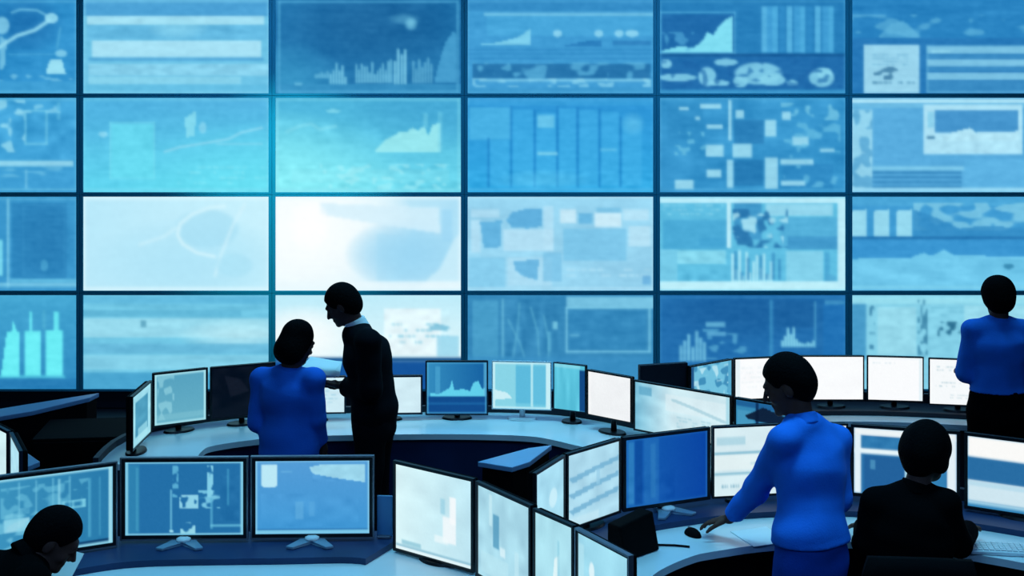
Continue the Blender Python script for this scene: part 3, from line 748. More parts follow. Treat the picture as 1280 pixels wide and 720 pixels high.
rpts = [XY(856, 196), XY(917, 189.2), XY(998, 187), XY(1081, 186.8), XY(1160, 188), XY(1240, 190), XY(1330, 193)]
console('far right console desk carrying a row of white monitors', rpts, 0.26, 0.2, 0.2, 'panel', riser=.11, riser_mat='panel')

rw = [o for o in bpy.data.objects if o.name.startswith('console_desk')][-1]
qa, qb = XY(800, 195.5), XY(860, 193.5)
qn = unit([(qb - qa)[1], -(qb - qa)[0]])
obj('end_wing', prism([qa, qb, qb - .04 * qn, qa - .04 * qn], 0, 1.21, .004), M['panel'], rw)

# front left monitors ----------------------------------------------------------
ZF = 1.25
c1 = mp((46, 130, 176), 120, 66)
c1.hgrad(0, 100, (70, 160, 200), (36, 116, 166), .7)
for x in (16, 32, 44, 56, 68):
    c1.rect(x, 6, x + 1.2, 70, (120, 200, 226), .6)
c1.noise((20, 12, 82, 50), 5, 7, .55, 4, c=(112, 196, 224), thr=.52).rect(60, 8, 62, 45, (150, 220, 238), .6).frame(63, 38, 80, 48, 2, (126, 208, 230), .7).frame(70, 38, 80, 48, 2, (126, 208, 230), .6).rect(22, 52, 40, 68, (170, 228, 242), .8).noise((0, 40, 40, 90), 8, 7, .6, 6, c=(128, 206, 230), thr=.5).rect(82, 12, 84, 88, (84, 172, 208), .7).rect(90, 12, 91, 88, (84, 172, 208), .6).rect(50, 70, 80, 90, (40, 122, 170), .6).rect(20, 93, 97, 97, (14, 60, 104), .9).frame(0, 0, 100, 100, 3, (160, 222, 238), .95)
monitor('wide monitor with schematic diagram behind the dark seated person at front left', -42, 282, 147, 268.5, ZF, ZF - .392, c1.done(), .018, 'steel', group=FG)
c1 = mp((34, 110, 166), 120, 66)
c1.rect(2, 4, 12, 97, (52, 140, 180), .6).rect(9, 8, 11, 94, (72, 160, 198), .6).rect(38, 38, 39.4, 94, (126, 206, 232), .8).disc(39, 95, 2, 2, (160, 224, 240)).noise((40, 5, 45, 48), 5, 5, .8, 5, c=(100, 186, 220), thr=.35).noise((69, 5, 74, 48), 4, 6, .9, 6, c=(140, 216, 238), thr=.35).noise((46, 46, 62, 64), 4, 4, .85, 7, c=(160, 226, 242), thr=.3).noise((62, 40, 80, 64), 5, 5, .85, 8, c=(130, 208, 234), thr=.5).rect(72, 50, 74, 92, (90, 176, 212), .7).rect(72, 86, 98, 89, (110, 196, 224), .8).noise((47, 82, 59, 97), 5, 5, .9, 9, c=(160, 226, 240), thr=.4).rect(86, 10, 88, 60, (66, 152, 196), .7).noise((80, 20, 96, 80), 8, 10, 9, 5).frame(0, 0, 100, 100, 2.4, (140, 212, 234), .95)
monitor('wide dark blue monitor with scattered pale marks, middle of the front left three', 150, 266, 310.5, 265.4, ZF, ZF - .385, c1.done(), .02, 'steel', 'chrome', group=FG)
c1 = mp((68, 150, 212), 120, 66)
c1.vgrad(0, 100, (84, 156, 214), (62, 150, 212)).rect(5, 5, 19, 34, (186, 232, 246)).disc(12, 34, 7, 3, (186, 232, 246)).poly([(47, 9), (60, 5), (96, 5), (96, 30), (70, 24), (50, 18)], (160, 218, 238), .95).noise((50, 6, 96, 28), 6, 6, 10, 5).noise((5, 45, 90, 90), 9, 14, 10, 6).rect(35, 56, 42, 80, (100, 176, 224), .6).rect(47, 56, 52, 76, (92, 170, 222), .5).rect(22, 14, 32, 16, (110, 184, 226), .6).rect(0, 93, 100, 95, (40, 110, 170), .9).rect(0, 95, 100, 99, (130, 206, 234), .9).frame(0, 0, 100, 100, 1.4, (150, 214, 238), .9)
monitor('wide mid blue monitor with a white square in its top left corner', 313, 265.2, 468, 264.6, ZF, ZF - .385, c1.done(), .02, 'steel', 'chrome', group=FG)

# slanting front row ------------------------------------------------------------
c1 = mp((206, 238, 246), 84, 70)
c1.hgrad(0, 100, (216, 244, 248), (190, 230, 242)).noise((0, 0, 100, 100), 18, 14, 9, 4).rect(60, 28, 66, 46, (150, 206, 226), .7).rect(72, 24, 80, 55, (246, 250, 252), .9).rect(63, 48, 80, 78, (246, 250, 252), .8).rect(52, 72, 70, 80, (238, 250, 252), .7).rect(8, 88, 34, 93, (140, 196, 214), .8).rect(0, 94, 100, 96.5, (120, 176, 200), .8).rect(0, 96.5, 100, 100, (230, 248, 252))
monitor('tall white monitor at left end of the slanting front row', 491, 267.5, 593, 281, ZF, ZF - .42, c1.done(), .014, 'black', group=GG)
c1 = mp((168, 216, 232), 84, 70)
c1.noise((0, 0, 100, 100), 14, 16, 16, 5).rect(30, 25, 42, 62, (80, 150, 186), .8).rect(22, 5, 28, 40, (200, 236, 244), .7).rect(44, 58, 54, 68, (220, 244, 250), .8).rect(72, 55, 80, 90, (196, 234, 244), .6).rect(5, 72, 60, 95, (190, 232, 242), .5)
monitor('tall pale monitor with a dark upright mark, second in the slanting front row', 594.5, 282, 664.5, 300, ZF, ZF - .42, c1.done(), .014, 'black', group=GG)
c1 = mp((170, 222, 236), 84, 70)
c1.noise((0, 0, 100, 100), 18, 18, 12, 6).poly([(52, 40), (66, 34), (56, 85), (44, 85)], (226, 246, 248), .9).rect(60, 20, 66, 60, (140, 204, 224), .6)
monitor('narrow pale monitor with a white slash, third in the slanting front row', 666, 301.5, 718, 314.5, ZF, ZF - .42, c1.done(), .012, 'black', group=GG)
c1 = mp((158, 218, 237), 84, 70)
c1.noise((0, 0, 100, 100), 20, 18, 12, 7).disc(28, 32, 6, 10, (226, 246, 250), .9).rect(54, 40, 64, 70, (186, 230, 244), .6).rect(0, 10, 12, 60, (190, 234, 244), .5)
monitor('pale cyan monitor at the right near end of the slanting front row', 719.5, 316, 788, 336.5, ZF, ZF - .42, c1.done(), .012, 'steel', group=GG)

fpts = [XY(-60, 285), XY(60, 274), XY(150, 267), XY(230, 265.5), XY(310, 265), XY(390, 264.6), XY(478, 264), XY(540, 273), XY(594, 281), XY(664, 300), XY(718, 314), XY(795, 339)]
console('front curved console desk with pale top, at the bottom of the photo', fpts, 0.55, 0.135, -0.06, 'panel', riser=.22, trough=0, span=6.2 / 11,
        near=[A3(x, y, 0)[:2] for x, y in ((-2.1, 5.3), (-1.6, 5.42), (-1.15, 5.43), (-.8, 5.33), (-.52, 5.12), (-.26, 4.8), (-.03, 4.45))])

# right console -----------------------------------------------------------------
c1 = mp((166, 220, 240)); c1.noise((0, 0, 100, 100), 24, 20, 12, 4).disc(62, 45, 16, 14, (206, 240, 250), .8)
monitor('narrow pale monitor at left end of the right curved console', 668.5, 277, 706.5, 263.5, ZF, ZF - .37, c1.done(), .012, 'black', group=MG)
c1 = mp((172, 218, 237)); c1.noise((0, 0, 100, 100), 16, 14, 12, 5)
for y in (28, 50, 72):
    c1.poly([(0, y + 5), (50, y - 2), (100, y - 8), (100, y - 1), (50, y + 5), (10, y + 12)], (106, 170, 206), .75)
c1.rect(55, 30, 62, 52, (150, 204, 230), .7).rect(2, 88, 60, 100, (198, 234, 246), .7)
monitor('pale monitor with slanting blue streaks, second on the right curved console', 707.5, 263.2, 776.5, 251.6, ZF, ZF - .37, c1.done(), .012, 'black', group=MG)
c1 = mp((10, 76, 164)); c1.hgrad(0, 100, (22, 96, 176), (6, 66, 160)).rect(3, 4, 10, 96, (56, 140, 196), .6).rect(22, 2, 40, 98, (36, 112, 184), .6).rect(30, 10, 36, 90, (52, 130, 192), .5).rect(11, 2, 20, 98, (8, 70, 150), .7).noise((0, 50, 60, 100), 8, 10, 8, 5).frame(0, 0, 100, 100, 1.6, (40, 112, 180), .8)
monitor('deep blue monitor on the right curved console', 778, 251.4, 888.5, 243.8, ZF, ZF - .37, c1.done(), .016, 'black', 'chrome', group=MG)
c1 = mp((214, 236, 242)); c1.noise((0, 0, 100, 100), 30, 10, 6, 5)
for y in (36, 66):
    c1.rect(0, y, 100, y + 3.5, (120, 180, 204), .85)
c1.rect(4, 14, 50, 26, (160, 206, 222), .7).rect(0, 40, 100, 62, (232, 244, 244), .6).text((6, 84, 55, 94), 1, (110, 166, 190), .8, 5).text((58, 52, 95, 60), 1, (140, 190, 208), .8, 9)
monitor('white monitor with grey row lines, left of the leaning person', 889.5, 243.6, 974, 241.4, ZF, ZF - .37, c1.done(), .01, 'black', group=MG)
c1 = mp((216, 236, 242)); c1.noise((0, 0, 100, 100), 30, 10, 6, 9)
monitor('white monitor hidden behind the leaning person', 975, 241.3, 1061, 241.4, ZF, ZF - .37, c1.done(), .01, 'black', group=MG)
c1 = mp((40, 112, 168)); c1.rect(0, 0, 100, 11, (236, 244, 246)).rect(4, 12, 90, 30, (44, 118, 172)).noise((5, 12, 85, 30), 7, 9, 10, 6).rect(0, 31, 88, 39, (232, 246, 250)).rect(0, 10, 7, 100, (226, 242, 248)).rect(10, 42, 50, 96, (34, 96, 154)).rect(16, 48, 21, 62, (84, 156, 196), .7).rect(50, 40, 54, 80, (176, 220, 236)).rect(54, 42, 90, 96, (50, 126, 178)).rect(91, 8, 100, 100, (226, 240, 246))
monitor('dark blue monitor with white bars and rim, behind the seated person in black', 1062.5, 241.6, 1201, 247, ZF, ZF - .37, c1.done(), .016, 'black', group=MG)
c1 = mp((52, 132, 184)); c1.rect(0, 0, 100, 29, (250, 250, 248)).rect(0, 30, 60, 64, (40, 108, 162)).rect(59, 28, 61.5, 100, (150, 206, 232), .8).rect(0, 62, 58, 92, (206, 230, 240)).rect(0, 64, 58, 70, (184, 220, 236)).rect(0, 93, 100, 96, (176, 220, 238), .9).rect(62, 30, 100, 92, (62, 142, 192), .7)
monitor('blue monitor with a wide white top band, at right edge of the photo', 1204.5, 247.4, 1345, 257.5, ZF, ZF - .385, c1.done(), .016, 'black', group=MG)
mpts = [XY(672, 274), XY(706, 263), XY(777, 251), XY(830, 247), XY(889, 243.2), XY(975, 240.8), XY(1062, 241), XY(1130, 243.6), XY(1203, 247), XY(1280, 252.5), XY(1360, 259)]
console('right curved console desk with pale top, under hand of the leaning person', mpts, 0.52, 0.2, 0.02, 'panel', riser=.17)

# ------------------------------------------------------------------ implicit-surface modelling for people
class Field:
    """A smooth union of soft primitives on a grid, turned into one mesh."""

    def __init__(s, lo, hi, h):
        s.h = h
        s.o = np.asarray(lo, float) - 3 * h
        n = np.ceil((np.asarray(hi) - s.o) / h).astype(int) + 4
        s.f = np.full(n, 0.25, np.float32)

    def _slice(s, lo, hi):
        a = np.maximum(np.floor((lo - s.o) / s.h).astype(int), 0)
        b = np.minimum(np.ceil((hi - s.o) / s.h).astype(int) + 1, s.f.shape)
        if np.any(b <= a):
            return None, None
        g = [s.o[i] + s.h * np.arange(a[i], b[i]) for i in range(3)]
        P = np.stack(np.meshgrid(*g, indexing='ij'), -1)
        return tuple(slice(a[i], b[i]) for i in range(3)), P

    def put(s, fn, lo, hi, k, op='add'):
        pad = 0.06
        sl, P = s._slice(np.asarray(lo) - pad, np.asarray(hi) + pad)
        if sl is None:
            return s
        d = fn(P)
        a = s.f[sl]
        if op == 'add':
            t = np.clip(0.5 + 0.5 * (a - d) / k, 0, 1)
            s.f[sl] = a * (1 - t) + d * t - k * t * (1 - t)
        elif op == 'cut':
            s.f[sl] = np.maximum(a, -d)
        return s

    def cone(s, a, b, ra, rb, k=0.02, cap=(False, False)):
        a, b = np.asarray(a, float), np.asarray(b, float)
        ba = b - a
        L = np.linalg.norm(ba)
        r = max(ra, rb)

        def fn(P):
            q = P - a
            tt = q @ ba / (L * L)
            t = np.clip(tt, 0, 1)
            d = np.linalg.norm(q - t[..., None] * ba, axis=-1) - (ra + (rb - ra) * t)
            if cap[0]:
                d = np.maximum(d, -tt * L)
            if cap[1]:
                d = np.maximum(d, (tt - 1) * L)
            return d
        return s.put(fn, np.minimum(a, b) - r, np.maximum(a, b) + r, k)

    def ell(s, c, r, R=None, k=0.02, op='add'):
        c, r = np.asarray(c, float), np.asarray(r, float)
        R = np.eye(3) if R is None else np.asarray(R)     # rows are the axes

        def fn(P):
            q = (P - c) @ R.T
            k0 = np.linalg.norm(q / r, axis=-1)
            k1 = np.linalg.norm(q / (r * r), axis=-1)
            return k0 * (k0 - 1) / np.maximum(k1, 1e-6)
        return s.put(fn, c - r.max(), c + r.max(), k, op)

    def loft(s, secs, k=0.03, grow=0.0):
        """secs: (centre, half width, half depth, side axis)."""
        for (a, wa, da, sa), (b, wb, db, sb) in zip(secs[:-1], secs[1:]):
            a, b = np.asarray(a, float), np.asarray(b, float)
            ba = b - a
            L = np.linalg.norm(ba)
            ax = ba / L
            sd = unit(np.asarray(sa) + np.asarray(sb))
            sd = unit(sd - ax * (sd @ ax))
            dp = np.cross(ax, sd)

            def fn(P, a=a, ba=ba, L=L, ax=ax, sd=sd, dp=dp, wa=wa, wb=wb, da=da, db=db):
                q = P - a
                t0 = q @ ax
                t = np.clip(t0 / L, 0, 1)
                w = wa + (wb - wa) * t + grow
                d = da + (db - da) * t + grow
                m = np.minimum(w, d)
                e = np.sqrt((q @ sd / w) ** 2 + (q @ dp / d) ** 2 + ((t0 - t * L) / m) ** 2)
                return (e - 1) * m
            r = max(wa, wb) + grow
            s.put(fn, np.minimum(a, b) - r, np.maximum(a, b) + r, k)
        return s

    def plane(s, p, n):
        """Keep the side that n points away from."""
        p, n = np.asarray(p, float), unit(n)
        g = [s.o[i] + s.h * np.arange(s.f.shape[i]) for i in range(3)]
        d = (g[0] * n[0])[:, None, None] + (g[1] * n[1])[None, :, None] + (g[2] * n[2])[None, None, :] - p @ n
        s.f = np.maximum(s.f, d.astype(np.float32))
        return s

    def folds(s, amp, seed=0):
        r = np.random.RandomState(seed)
        g = [s.o[i] + s.h * np.arange(s.f.shape[i]) for i in range(3)]
        X, Y, Z = g[0][:, None, None], g[1][None, :, None], g[2][None, None, :]
        for f, w in ((22, 1.0), (41, 0.6)):
            v = unit(r.normal(size=3) * (1, 1, 0.8))
            u = unit(r.normal(size=3))
            ph = r.rand() * 6
            s.f = s.f + (amp * w * np.sin(f * (v[0] * X + v[1] * Y + v[2] * Z) + 1.8 * np.sin(11 * (u[0] * X + u[1] * Y + u[2] * Z) + ph))).astype(np.float32)
        return s

    def mesh(s, name):
        f = s.f
        ins = f < 0
        n = np.array(f.shape) - 1
        cnt = np.zeros(n, np.int8)
        for dx in (0, 1):
            for dy in (0, 1):
                for dz in (0, 1):
                    cnt += ins[dx:dx + n[0], dy:dy + n[1], dz:dz + n[2]]
        act = (cnt > 0) & (cnt < 8)
        ii = np.argwhere(act)
        idx = np.full(n, -1, np.int64)
        idx[act] = np.arange(len(ii))
        acc = np.zeros((len(ii), 3))
        num = np.zeros(len(ii))
        cor = [(0, 0, 0), (1, 0, 0), (0, 1, 0), (1, 1, 0), (0, 0, 1), (1, 0, 1), (0, 1, 1), (1, 1, 1)]
        for i in range(8):
            for j in range(i + 1, 8):
                a, b = np.array(cor[i]), np.array(cor[j])
                if abs(a - b).sum() != 1:
                    continue
                va = f[tuple((ii + a).T)]
                vb = f[tuple((ii + b).T)]
                m = (va < 0) != (vb < 0)
                t = va[m] / (va[m] - vb[m])
                acc[m] += a + t[:, None] * (b - a)
                num[m] += 1
        V = s.o + s.h * (ii + acc / num[:, None])
        quads = []
        for ax in range(3):
            u, v = (ax + 1) % 3, (ax + 2) % 3
            sl0 = [slice(None)] * 3
            sl1 = [slice(None)] * 3
            sl0[ax], sl1[ax] = slice(0, -1), slice(1, None)
            ch = ins[tuple(sl0)] != ins[tuple(sl1)]
            e = np.argwhere(ch)
            e = e[(e[:, u] > 0) & (e[:, v] > 0) & (e[:, u] < n[u]) & (e[:, v] < n[v])]
            du, dv = np.zeros(3, int), np.zeros(3, int)
            du[u], dv[v] = 1, 1
            q = np.stack([idx[tuple((e - d).T)] for d in (du * 0, du, du + dv, dv)], 1)
            fl = ins[tuple(e.T)]
            q[fl] = q[fl][:, ::-1]
            quads.append(q)
        Q = np.concatenate(quads)
        Q = Q[(Q >= 0).all(1)][:, ::-1]
        E = np.concatenate([Q[:, [0, 1]], Q[:, [1, 2]], Q[:, [2, 3]], Q[:, [3, 0]]])
        n_ = len(V)
        deg = np.maximum(np.bincount(E[:, 0], minlength=n_), 1)[:, None]
        for _ in range(2):
            av = np.stack([np.bincount(E[:, 0], V[E[:, 1], c], n_) for c in range(3)], 1) / deg
            V = V + 0.45 * (av - V)
        A_, B_, C_ = V[Q[:, 0]], V[Q[:, 1]], V[Q[:, 2]]
        if np.einsum('ij,ij->', A_, np.cross(B_, C_)) < 0:
            Q = Q[:, ::-1]
        me = quads_mesh(name, V, Q)
        return me


def frame3(F, U):
    F = unit(F)
    U = unit(np.asarray(U, float) - F * (np.asarray(U) @ F))
    S = np.cross(F, U)                                      # the figure's right
    return F, U, S


def hand(fd, w, D, N, T, curl, k=0.004, spread=0.12):
    """A hand from wrist w: D along the fingers, N out of the palm, T to the thumb side."""
    D = unit(D)
    N = unit(N - D * (N @ D))
    T = unit(T - D * (T @ D) - N * (T @ N))
    fd.loft([(w, .026, .019, T), (w + .045 * D, .038, .015, T), (w + .085 * D, .041, .012, T)], 0.012)
    for j, L, c in ((1.4, .07, curl), (.47, .08, curl * 1.05), (-.47, .074, curl * 1.1), (-1.4, .056, curl * 1.2)):
        p = w + .086 * D + T * (.0215 * j)
        a = 0.25 * c
        for fr, r0, r1 in ((.45, .0092, .0084), (.31, .0084, .0078), (.24, .0078, .0066)):
            d = unit(math.cos(a) * D + math.sin(a) * N + T * spread * j * .6)
            q = p + d * L * fr
            fd.cone(p, q, r0, r1, k)
            p, a = q, a + c
    p = w + .025 * D + .03 * T + .004 * N
    d = unit(.65 * D + .75 * T + .15 * N)
    q = p + .04 * d
    fd.cone(p, q, .0135, .0105, .006)
    d = unit(.85 * D + .4 * T + .3 * N)
    r = q + .03 * d
    fd.cone(q, r, .0105, .0095, k)
    fd.cone(r, r + .024 * unit(d + .2 * N), .0095, .0075, k)


DIRS = ('side', 'F', 'U', 'hdL', 'hdR', 'pnL', 'pnR', 'toe')


def person(label, J, style, h=0.006):
    """Build one figure. J holds world-space joints, style its clothes and hair."""
    base = np.array([J['pelvis'][0], J['pelvis'][1], 0.0])
    J = {k: (v - base if isinstance(v, np.ndarray) and k not in DIRS else v) for k, v in J.items()}
    root = thing('person', label, 'person', base)
    sd = unit(J['side'])                                    # towards the figure's right
    fw = unit(np.cross((0, 0, 1), sd))                      # forward
    pel, wai, che, nb, hc = J['pelvis'], J['waist'], J['chest'], J['neck'], J['head']
    sx = style.get('build', 1.0)
    shL, shR = J['shL'], J['shR']
    torso = [(pel + np.array([0, 0, -.06]), .15 * sx, .105, sd), (pel + np.array([0, 0, .05]), .155 * sx, .105, sd), (wai, .135 * sx, .095, sd),
             (che, .158 * sx, .112, sd), ((shL + shR) / 2 + np.array([0, 0, -.06]), .155 * sx, .1, sd), (nb + np.array([0, 0, -.05]), .085, .07, sd)]
    F, U, S = frame3(J['F'], J['U'])
    hs = style.get('head', 1.0)
    hipL, hipR = pel - sd * .088 + np.array([0, 0, -.05]), pel + sd * .088 + np.array([0, 0, -.05])
    allp = np.array([v for k, v in J.items() if isinstance(v, np.ndarray) and v.shape == (3,) and k not in DIRS])
    lo, hi = allp.min(0) - .24, allp.max(0) + .24
    lo[2] = max(lo[2], -.005)

    def H(f, u, s_=0.0):
        return hc + hs * (f * F + u * U + s_ * S)
    Rm = np.stack([S, F, U])

    # --- body: one continuous surface
    B = Field(lo, hi, h)
    B.loft(torso, .03)
    am = style.get('arm', 1.0)
    for sh, el, wr in ((shL, J['elL'], J['wrL']), (shR, J['elR'], J['wrR'])):
        B.cone(nb + np.array([0, 0, -.04]), sh, .05 * am, .05 * am, .03)
        B.cone(sh, el, .049 * am, .039 * am, .03).cone(el, wr, .038 * am, .025, .015)
    for hp, kn, an in ((hipL, J['knL'], J['anL']), (hipR, J['knR'], J['anR'])):
        B.cone(hp, kn, .085, .055, .03).cone(kn, an, .052, .036, .02)
        B.cone(an, an + np.array([0, 0, -.03]) + .1 * J.get('toe', fw), .036, .028, .02)
    B.cone(nb + np.array([0, 0, -.03]), H(-.02, -.055), .058, .052, .025)
    B.ell(H(-.012, .012), hs * np.array([.074, .096, .092]), Rm, .02)
    B.ell(H(.03, -.035), hs * np.array([.06, .066, .082]), Rm, .02)
    B.ell(H(.05, -.088), hs * np.array([.044, .046, .03]), Rm, .02)
    B.ell(H(.084, -.1), hs * np.array([.02, .016, .016]), Rm, .012)
    B.cone(H(.084, .02, -.032), H(.084, .02, .032), .012, .012, .012)
    for q in (-1, 1):
        B.ell(H(.092, -.002, .032 * q), hs * np.array([.014, .012, .010]), Rm, .003, 'cut')
        B.ell(H(.082, -.002, .032 * q), hs * np.array([.0125, .0125, .0125]), Rm, .002)
        B.ell(H(-.008, -.018, .077 * q), hs * np.array([.011, .02, .032]), Rm, .006)
        B.ell(H(.065, -.035, .04 * q), hs * np.array([.02, .02, .02]), Rm, .015)
    B.cone(H(.094, .004), H(.116, -.034), .0075, .0115, .008)
    B.cone(H(.1, -.04, -.012), H(.1, -.04, .012), .008, .008, .006)
    B.cone(H(.091, -.064, -.018), H(.091, -.064, .018), .0075, .0075, .004)
    B.cone(H(.089, -.075, -.015), H(.089, -.075, .015), .008, .008, .004)
    for s_, wr in (('L', J['wrL']), ('R', J['wrR'])):
        T = J.get('th' + s_)
        D, N = unit(J['hd' + s_]), unit(J['pn' + s_])
        T = np.cross(N, D) if s_ == 'R' else np.cross(D, N)
        hand(B, wr, D, N, T, style.get('curl', .35))
    me = B.mesh('body')
    link('body', me, M['skin'], root, True)

    # --- hair
    Hf = Field(hc - .24, hc + .22, .006)
    kind = style['hair']
    Hf.ell(H(-.014, .018), hs * np.array([style.get('hairw', .087), .106, .1]), Rm, .01)
    Hf.ell(H(-.01, .06), hs * np.array([.072, .075, .055]), Rm, .02)
    if kind == 'short':
        Hf.ell(H(-.045, -.03), hs * np.array([.075, .07, .075]), Rm, .03)
        Hf.plane(H(.03, 0), .8 * F - .62 * U).plane(H(0, -.092), -U + .25 * F)
        for q in (-1, 1):
            Hf.ell(H(.012, -.026, .09 * q), hs * np.array([.03, .034, .046]), Rm, .01, 'cut')
    elif kind == 'bob':
        Hf.ell(H(-.035, -.05), hs * np.array([.095, .09, .088]), Rm, .03)
        Hf.ell(H(-.02, -.095), hs * np.array([.092, .078, .05]), Rm, .03)
        Hf.plane(H(.04, 0), .9 * F - .42 * U)
    elif kind == 'crop_bob':
        Hf.ell(H(-.04, -.02), hs * np.array([.09, .085, .075]), Rm, .03)
        Hf.ell(H(-.05, -.07), hs * np.array([.06, .05, .05]), Rm, .03)
        for q in (-1, 1):
            Hf.ell(H(-.01, -.04, .076 * q), hs * np.array([.026, .04, .04]), Rm, .015)
        Hf.plane(H(.042, 0), .9 * F - .42 * U)
    Hf.folds(style.get('hairfold', .003), 5)
    link('hair', Hf.mesh('hair'), M['hair'], root, True)

    # --- upper garment
    ghem = style['hem']
    G = Field(lo, hi, .008)
    g0 = .014 if not style.get('jacket') else .024
    G.loft(torso, .03, g0)
    for s_, sh, el, wr in (('L', shL, J['elL'], J['wrL']), ('R', shR, J['elR'], J['wrR'])):
        G.cone(nb + np.array([0, 0, -.04]), sh, .05 * am + g0 * .8, .05 * am + g0 * .9, .035)
        ft = style.get('sleeve', .93)
        e1 = el + (wr - el) * ft
        G.cone(sh, el, .05 * am + g0, .043 * am + g0, .035)
        G.cone(el, e1, .042 * am + g0, .03 * am + g0, .025, (False, True))
    if ghem < 0 or style.get('skirted'):
        pass
    if style.get('flare'):
        G.loft([(pel + np.array([0, 0, .08]), .165 * sx, .12, sd), (np.array([pel[0], pel[1], ghem - .02]), .175 * sx, .13, sd)], .03, style['flare'])
    G.folds(style.get('fold', .0042), 3)
    G.plane((0, 0, ghem), (0, 0, -1))
    link(style['top_name'], G.mesh('garment'), M[style['top']], root, True)

    # --- collar
    Cf = Field(nb - .2, nb + .2, .006)
    nd = unit(H(-.02, -.055) - nb)
    Cf.cone(nb - .03 * nd, nb + (.022 if not style.get('white_collar') else .055) * nd, .076, .064, .01, (True, True))
    Cf.cone(nb - .035 * nd + .03 * fw, nb - .0 * nd + .035 * fw, .05, .045, .01, (True, True))
    link('collar', Cf.mesh('collar'), M[style.get('white_collar') or style['top']], root, True)

    # --- trousers
    T_ = Field(lo, hi, .009)
    T_.loft(torso[:3], .03, .012)
    for hp, kn, an in ((hipL, J['knL'], J['anL']), (hipR, J['knR'], J['anR'])):
        e = an + np.array([0, 0, -.02])
        T_.cone(hp, kn, .1, .076, .03).cone(kn, e, .074, .062, .03, (False, True))
    T_.folds(.003, 8).plane((0, 0, style['belt']), (0, 0, 1))
    link('trousers', T_.mesh('trousers'), M[style['legs']], root, True)
    for an in (J['anL'], J['anR']):
        toe = unit(J.get('toe', fw))
        a = an - np.array([0, 0, an[2] - .045])
        Sf = Field(a - .3, a + .3, .008)
        Sf.cone(a - .045 * toe, a + .04 * toe, .044, .046, .02).cone(a + .03 * toe, a + .15 * toe + np.array([0, 0, -.008]), .046, .036, .02)
        Sf.cone(a, a + np.array([0, 0, .06]), .046, .043, .02, (False, True))
        Sf.plane((0, 0, .004), (0, 0, -1))
        link('shoe', Sf.mesh('shoe'), M['leather'], root, True)
    return root


def legs(J, spread=.1, knee_f=.02, toe=None):
    """Straight standing legs down to the floor under the pelvis."""
    sd, p = unit(J['side']), J['pelvis']
    fw = unit(np.cross((0, 0, 1), sd))
    for s_, q in (('L', -1), ('R', 1)):
        b = p + sd * q * spread
        J['kn' + s_] = A3(*(b + fw * knee_f)[:2], .5 * (p[2] - .05) + .03)
        J['an' + s_] = A3(*(b - fw * .02)[:2], .085)
    J['toe'] = fw


# person in blue shirt with bob hair
s0 = 217
side = unit((.88, -.35, 0))
J = dict(side=side, pelvis=W(361, 562, s0), waist=W(360, 530, s0), chest=W(360, 494, s0), neck=W(363, 462, s0), head=W(369, 428, s0) + A3(.01, .03, 0),
         shL=W(326, 473, s0 - 2), shR=W(394, 473, s0 + 2), elL=W(321, 527, s0 - 1), elR=W(397, 524, s0 + 1), F=A3(.62, .62, -.42), U=A3(.2, .2, 1))
J['wrL'] = J['elL'] + A3(.05, .17, -.12)
J['wrR'] = J['elR'] + A3(.02, .1, -.2)
J.update(hdL=A3(.2, .7, -.5), pnL=A3(.8, -.2, -.4), hdR=A3(0, .3, -.95), pnR=A3(-.9, .1, 0))
legs(J)
person('person with black bob hair and blue shirt, back turned, beside person in black suit', J,
       dict(hair='bob', hem=.79, top='shirtd', top_name='shirt', legs='trouser_blue', belt=.9, build=.95, head=1.0, flare=.008, sleeve=.72, arm=.86))

# person in black suit
s0 = 209
side = unit((.14, 1, 0))
J = dict(side=side, pelvis=W(468, 520, s0), waist=W(466, 486, s0), chest=W(459, 448, s0), neck=W(447, 410, s0), head=W(427, 379, s0),
         shL=W(461, 428, s0 + 5), shR=W(455, 428, s0 - 5), elL=W(464, 487, s0 + 6), elR=W(452, 488, s0 - 5), F=A3(-.82, .1, -.52), U=A3(-.4, 0, 1))
J['wrL'] = W(431, 484, 208)
J['wrR'] = W(428, 481, 203)
J.update(hdL=A3(-.95, .25, .1), pnL=A3(0, .3, .9), hdR=A3(-.95, -.2, .1), pnR=A3(0, -.3, .9))
legs(J, .09)
person('person in black suit with white collar, head bowed, holding a paper document', J,
       dict(hair='short', hem=.88, top='suit', top_name='jacket', legs='suit', belt=1.06, build=1.04, white_collar='collar', jacket=True, flare=.0, sleeve=.95, fold=.003))
pp = W(402, 464, 206.5) + A3(0, .03, .012)
R = Matrix.Rotation(math.radians(8), 3, 'Y') @ Matrix.Rotation(math.radians(7), 3, 'X')
t = thing('paper_document', 'white paper document held by the person in black suit', 'document', pp)
for k, (dx, dz, a) in enumerate(((0, 0, 0), (.012, .006, 5), (-.01, .012, -6))):
    obj('sheet', boxbm((dx, 0, dz), (.2, .26, .002), R @ Matrix.Rotation(math.radians(a), 3, 'Z')), M['paper'], t)

# far right standing person
s0 = 203
side = unit((1, .05, 0))
J = dict(side=side, pelvis=W(1247, 505, s0), waist=W(1247, 470, s0), chest=W(1247, 436, s0), neck=W(1248, 400, s0), head=W(1250, 371, s0) + A3(0, .03, 0),
         shL=W(1215, 413, s0), shR=W(1281, 413, s0), elL=W(1206, 466, s0 - 1), elR=W(1290, 468, s0), F=A3(.12, .95, -.22), U=A3(0, .15, 1))
J['wrL'] = J['elL'] + A3(.07, .22, -.01)
J['wrR'] = J['elR'] + A3(-.03, .22, -.04)
J.update(hdL=A3(.4, .9, 0), pnL=A3(.4, -.1, -.9), hdR=A3(-.3, .9, -.1), pnR=A3(-.4, -.1, -.9))
legs(J)
person('person in blue shirt and black trousers, back turned, at far right before white monitors', J,
       dict(hair='short', hem=1.12, top='shirt', top_name='shirt', legs='black', belt=1.145, build=.96, sleeve=.12, head=1.08, arm=.95, hairw=.098, hairfold=.004))

